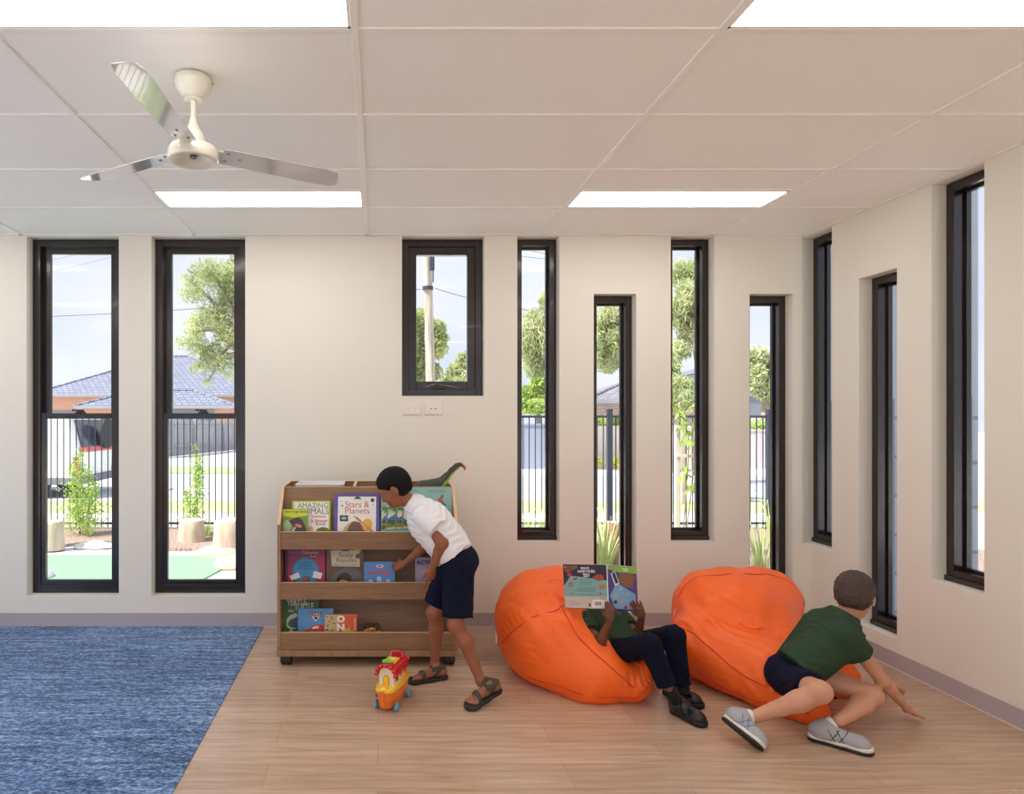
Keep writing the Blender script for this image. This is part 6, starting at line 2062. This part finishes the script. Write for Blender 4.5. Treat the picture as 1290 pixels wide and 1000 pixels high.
def bag(name, lab, S, seams, seed, loc, tagpos, spots=()):
    t = thing(name, lab, 'bean bag', loc)
    cv = S.build('cover', M_BAG, t, h=.0072, disp=creases(seed, spots), clip=floor_clip, smooth=2)
    # seams lie on the cover: project each seam path to the surface
    from mathutils.bvhtree import BVHTree
    me = cv.data; off = wloc(t)
    bvh = BVHTree.FromPolygons([v.co + off for v in me.vertices], [tuple(p.vertices) for p in me.polygons])
    for path in seams:
        pts = []
        n = 40
        P_ = [Vector(p) for p in path]
        for i in range(n + 1):
            s = i / n * (len(P_) - 1); k = min(int(s), len(P_) - 2); s -= k
            p0, p1, p2_, p3_ = P_[max(k - 1, 0)], P_[k], P_[k + 1], P_[min(k + 2, len(P_) - 1)]
            q = .5 * ((2 * p1) + (p2_ - p0) * s + (2 * p0 - 5 * p1 + 4 * p2_ - p3_) * s * s + (3 * p1 - p0 - 3 * p2_ + p3_) * s ** 3)
            r = bvh.find_nearest(q)
            if r[0] is not None: pts.append(r[0] + r[1] * .0005)
        for _ in range(4):
            pts = [pts[0]] + [(pts[i - 1] + pts[i] * 2 + pts[i + 1]) / 4 for i in range(1, len(pts) - 1)] + [pts[-1]]
        MB().tube(pts, .0034, 6).build('seam', M_SEAM, t, smooth=True)
    if tagpos:
        a, d = tagpos
        a = Vector(a); r = bvh.find_nearest(a); p = r[0]
        d = Vector(d)
        mb = MB(); mb.prism([p, p + Vector((0, .006, -.075)), p + d + Vector((0, .006, -.085)), p + d], (0, .0015, 0))
        mb.build('tag', M_TAG, t)
    return t
S = Solid()
S.ell(P(683, 790, 3.72), (.27, .30, .255), None, .10)
S.ell(P(708, 762, 3.84), (.27, .22, .215), None, .10)
S.cone(P(690, 805, 3.54), .20, P(745, 845, 3.40), .165, .10)
S.cone(P(745, 845, 3.40), .165, P(800, 863, 3.30), .082, .08)
S.ell(Vector((1.12, 3.62, .10)), (.36, .30, .14), None, .10)
S.cone(Vector((.95, 3.9, .30)), .20, Vector((1.35, 3.92, .22)), .16, .10)
S.ell(Vector((1.38, 3.62, .09)), (.16, .22, .11), None, .08)
# hollow pressed by the child
S.sub('c', P(757, 783, 3.60), .088, P(786, 815, 3.48), .088, k=.05)
S.sub('c', P(775, 822, 3.44), .060, P(818, 812, 3.17), .046, k=.03)
S.sub('c', P(733, 780, 3.54), .04, P(756, 810, 3.36), .032, k=.02)
bag('bean_bag', 'orange bean bag with a child lying in it, nearer the bookcase', S,
    [[P(624, 812, 3.6), P(640, 800, 3.5), P(665, 785, 3.45), P(700, 772, 3.45), P(706, 770, 3.5)],
     [P(703, 770, 3.5), P(735, 805, 3.3), P(770, 838, 3.22), P(800, 868, 3.2)],
     [P(655, 862, 3.4), P(700, 872, 3.28), P(760, 884, 3.2), P(800, 886, 3.2), P(815, 872, 3.2), P(818, 850, 3.3)]], 1.0, (1.05, 3.65, 0),
    (P(618, 792, 3.72), (.004, -.03, 0)),
    [(P(698, 745, 3.6), .17, (.15, 0, 1), 105, .010), (P(800, 865, 3.25), .14, (.9, 0, .5), 95, .008),
     (P(735, 805, 3.25), .13, (.7, 0, -.7), 150, .004), (P(640, 800, 3.5), .14, (.3, 0, 1), 80, .006)])
S = Solid()
S.ell(P(925, 790, 3.75), (.34, .30, .30), None, .10)
S.ell(P(895, 752, 3.86), (.18, .17, .145), None, .10)
S.ell(P(932, 748, 3.86), (.20, .17, .135), None, .10)
S.ell(P(965, 752, 3.86), (.20, .17, .15), None, .10)
S.cone(P(885, 815, 3.56), .17, P(985, 862, 3.22), .14, .10)
S.cone(P(985, 862, 3.22), .14, P(1020, 892, 3.10), .085, .08)
S.ell(Vector((2.10, 3.50, .14)), (.34, .34, .17), None, .10)
S.cone(P(1000, 830, 3.6), .17, P(1050, 855, 3.42), .12, .08)
S.sub('c', P(1003, 848, 3.10), .105, P(1048, 798, 3.10), .105, k=.04)
S.sub('c', P(1002, 860, 3.02), .085, P(1033, 871, 2.80), .06, k=.03)
S.sub('c', P(1016, 846, 3.16), .085, P(1098, 876, 3.00), .06, k=.03)
bag('bean_bag', 'orange bean bag in the corner, behind the lunging child', S,
    [[P(852, 752, 3.8), P(868, 727, 3.8), P(900, 722, 3.75), P(945, 722, 3.75), P(975, 722, 3.75), P(1000, 735, 3.75), P(1025, 765, 3.7)],
     [P(862, 850, 3.4), P(900, 872, 3.3), P(950, 890, 3.15), P(990, 897, 3.0), P(1020, 900, 3.0)],
     [P(850, 788, 3.6), P(880, 800, 3.4), P(920, 840, 3.25), P(960, 868, 3.1)]], 3.0, (2.1, 3.6, 0),
    (P(851, 765, 3.8), (-.02, -.01, -.02)),
    [(P(895, 825, 3.4), .24, (.6, 0, .8), 46, .011), (P(1055, 850, 3.4), .16, (.1, 0, 1), 110, .009),
     (P(950, 800, 3.4), .15, (.5, 0, .8), 85, .006), (P(1000, 890, 3.05), .14, (.9, 0, .3), 80, .007)])

# ================================================================== TOY BOAT
M_TRED = mat('toy_red', rgb(206, 26, 40), rough=.22, coat=.5); M_TYEL = mat('toy_yellow', rgb(248, 200, 44), rough=.25, coat=.5)
M_TOR = mat('toy_orange_hull', rgb(240, 122, 34), rough=.3, coat=.4); M_TCR = mat('toy_cream', rgb(240, 222, 196), rough=.3)
M_TBL = mat('toy_blue', rgb(84, 170, 214), rough=.3); M_TGR = mat('toy_green', rgb(112, 200, 60), rough=.3)
M_TPU = mat('toy_purple', rgb(132, 44, 120), rough=.3); M_TLI = mat('toy_line', rgb(120, 72, 40), rough=.4)
fr_ = P(488, 893, 3.19)
boat = thing('toy_boat', 'orange toy boat on blue wheels with a red roofed cabin and yellow deck', 'toy boat', (.078, 3.285, 0))
bd = Vector((-.387, -.922, 0)).normalized(); bl_ = Vector((-bd.y, bd.x, 0)) * -1     # forward, right side when seen from the front (screen right)
bs = Vector((.922, -.387, 0))
bc_ = Vector((.078, 3.285, 0))
def W(a, b, z): return bc_ + bd * (a * 1.08) + bs * (b * 1.08) + Vector((0, 0, z * 1.05))
def hull_ring(z, grow):
    out = []
    n = 36
    for k in range(n):
        t = 2 * math.pi * k / n
        c, s = math.cos(t), math.sin(t)
        x = (.128 + grow) * (abs(c) ** .55) * (1 if c > 0 else -1)
        wv = .046 + grow
        y = wv * (abs(s) ** .62) * (1 if s > 0 else -1)
        out.append(W(x, y, z))
    return out
def loft(levels, cap=True):
    mb = MB(); n = 36
    vs = []
    for (z, g) in levels: vs += hull_ring(z, g)
    fs = []
    for i in range(len(levels) - 1):
        for k in range(n):
            fs.append((i * n + k, (i * n + (k + 1) % n), ((i + 1) * n + (k + 1) % n), (i + 1) * n + k))
    if cap:
        fs.append(tuple(range(n))[::-1]); fs.append(tuple((len(levels) - 1) * n + k for k in range(n)))
    return mb.add(vs, fs)
hl_ = loft([(.012, -.020), (.022, -.010), (.055, -.003), (.085, .001), (.098, .001)]).build('hull', M_TOR, boat, smooth=True)
for z in (.034, .058, .080):
    loft([(z - .0012, -.0005 - (.098 - z) * .06), (z, .0016 - (.098 - z) * .06), (z + .0012, -.0005 - (.098 - z) * .06)], cap=False).build('plank_line', M_TOR, hl_, smooth=True)
loft([(.094, .002), (.098, .007), (.108, .008), (.114, .005), (.115, -.004)]).build('deck', M_TYEL, boat, smooth=True)
# figurehead ridge on the bow
s = Solid().cone(W(.128, 0, .10), .012, W(.126, 0, .03), .008).build('bow_ridge', M_TOR, hl_, h=.003)
s = Solid().ell(W(.122, 0, .112), (.022, .022, .010)).build('bow_deck', M_TYEL, boat, h=.003)
# cabin with arched ends
def arch(a, half, z0, z1, z2, n=12):
    pts = [W(a, -half, z0), W(a, half, z0), W(a, half, z1)]
    for k in range(1, n):
        t = math.pi * k / n
        pts.append(W(a, half * math.cos(t), z1 + (z2 - z1) * math.sin(t)))
    pts.append(W(a, -half, z1))
    return pts
mb = MB(); mb.prism(arch(.085, .036, .110, .165, .197), -bd * .165)
cab = mb.build('cabin', M_TCR, boat)
dp = [W(.0862, q[0], q[1]) for q in ((-.013, .114), (.013, .114), (.013, .150), (.009, .160), (0, .164), (-.009, .160), (-.013, .150))]
mb = MB(); mb.prism(dp, bd * .002); dr = mb.build('cabin_door', M_TYEL, cab)
mb = MB()
ol = dp + [dp[0]]
mb.tube([p + bd * .002 for p in dp[1:] + [dp[0]]], .0012, 6); mb.build('door_outline', M_TLI, dr)
mb = MB(); mb.lathe([(0, 0), (.002, .0), (.002, .002), (0, .002)], W(.089, .008, .136), 8, 'y'); mb.build('door_knob', M_TLI, dr)
for a in (.045, -.012, -.060):
    q = [W(a + x, .0365, z) for x, z in ((-.014, .128), (.014, .128), (.014, .152), (0, .162), (-.014, .152))]
    mb = MB(); mb.prism(q, bs * .0012); mb.build('side_window', M_TLI if a == .045 else M_TOR, cab)
    q = [W(a + x, -.0365, z) for x, z in ((-.014, .128), (.014, .128), (.014, .152), (0, .162), (-.014, .152))]
    mb = MB(); mb.prism(q, bs * -.0012); mb.build('side_window', M_TOR, cab)
# red roof, thick arch with scalloped front
def roofarch(a, h_o, h_i, n=14):
    o, i = [], []
    for k in range(n + 1):
        t = math.pi * (-.06 + 1.12 * k / n)
        o.append(W(a, h_o * math.cos(t), .166 + (h_o - .004) * math.sin(t)))
        i.append(W(a, h_i * math.cos(t), .166 + (h_i - .004) * math.sin(t)))
    return o + i[::-1]
mb = MB(); mb.prism(roofarch(.094, .050, .0375), -bd * .185)
rf = mb.build('roof', M_TRED, boat, smooth=True, bevel=.003)
for k in range(7):
    t = math.pi * (k + .0) / 6
    Solid().ball(W(.094, .046 * math.cos(t), .168 + .042 * math.sin(t)), .0115).build('roof_scallop', M_TRED, rf, h=.003)
for k in (1, 3, 5):
    t = math.pi * k / 6
    Solid().ball(W(-.091, .044 * math.cos(t), .168 + .042 * math.sin(t)), .0115).build('roof_scallop', M_TRED, rf, h=.003)
mb = MB(); mb.box(-.030, .030, -.034, .034, 0, .012)
o = mb.build('control_panel', M_TYEL, boat, bevel=.003, xf=Matrix.Translation(W(.018, 0, .205)) @ Matrix.Rotation(math.atan2(-bd.x, bd.y), 4, 'Z'))
mb = MB(); mb.box(-.014, .014, -.012, .012, .012, .0135)
o2 = mb.build('panel_sticker', M_TCR, o, xf=Matrix.Translation(W(.018, .004, .205)) @ Matrix.Rotation(math.atan2(-bd.x, bd.y), 4, 'Z'))
s = Solid().cone(W(.056, -.022, .214), .006, W(.052, .018, .216), .006).ell(W(.056, -.016, .217), (.014, .012, .006)).build('green_leaf_button', M_TGR, boat, h=.0025)
# carry handle at the rear
MB().tube([W(-.045, -.030, .205), W(-.055, -.026, .222), W(-.058, 0, .228), W(-.055, .026, .222), W(-.045, .030, .205)], .007, 12).build('handle', M_TRED, boat, smooth=True)
for a in (.082, -.082):
    for b in (-1, 1):
        c = W(a, b * .050, .0205)
        rot = Matrix.Translation(c) @ Matrix.Rotation(math.atan2(bs.y, bs.x), 4, 'Z')
        wmb = MB().lathe([(0, -.007), (.017, -.007), (.0205, -.004), (.0205, .004), (.017, .007), (0, .009)], (0, 0, 0), 26, 'x')
        wmb.build('wheel', M_TBL, boat, smooth=True, xf=rot)
for z in (.075, .052):
    Solid().ell(W(.118, -.036, z), (.006, .007, .008)).build('side_button', M_TPU, boat, h=.002)
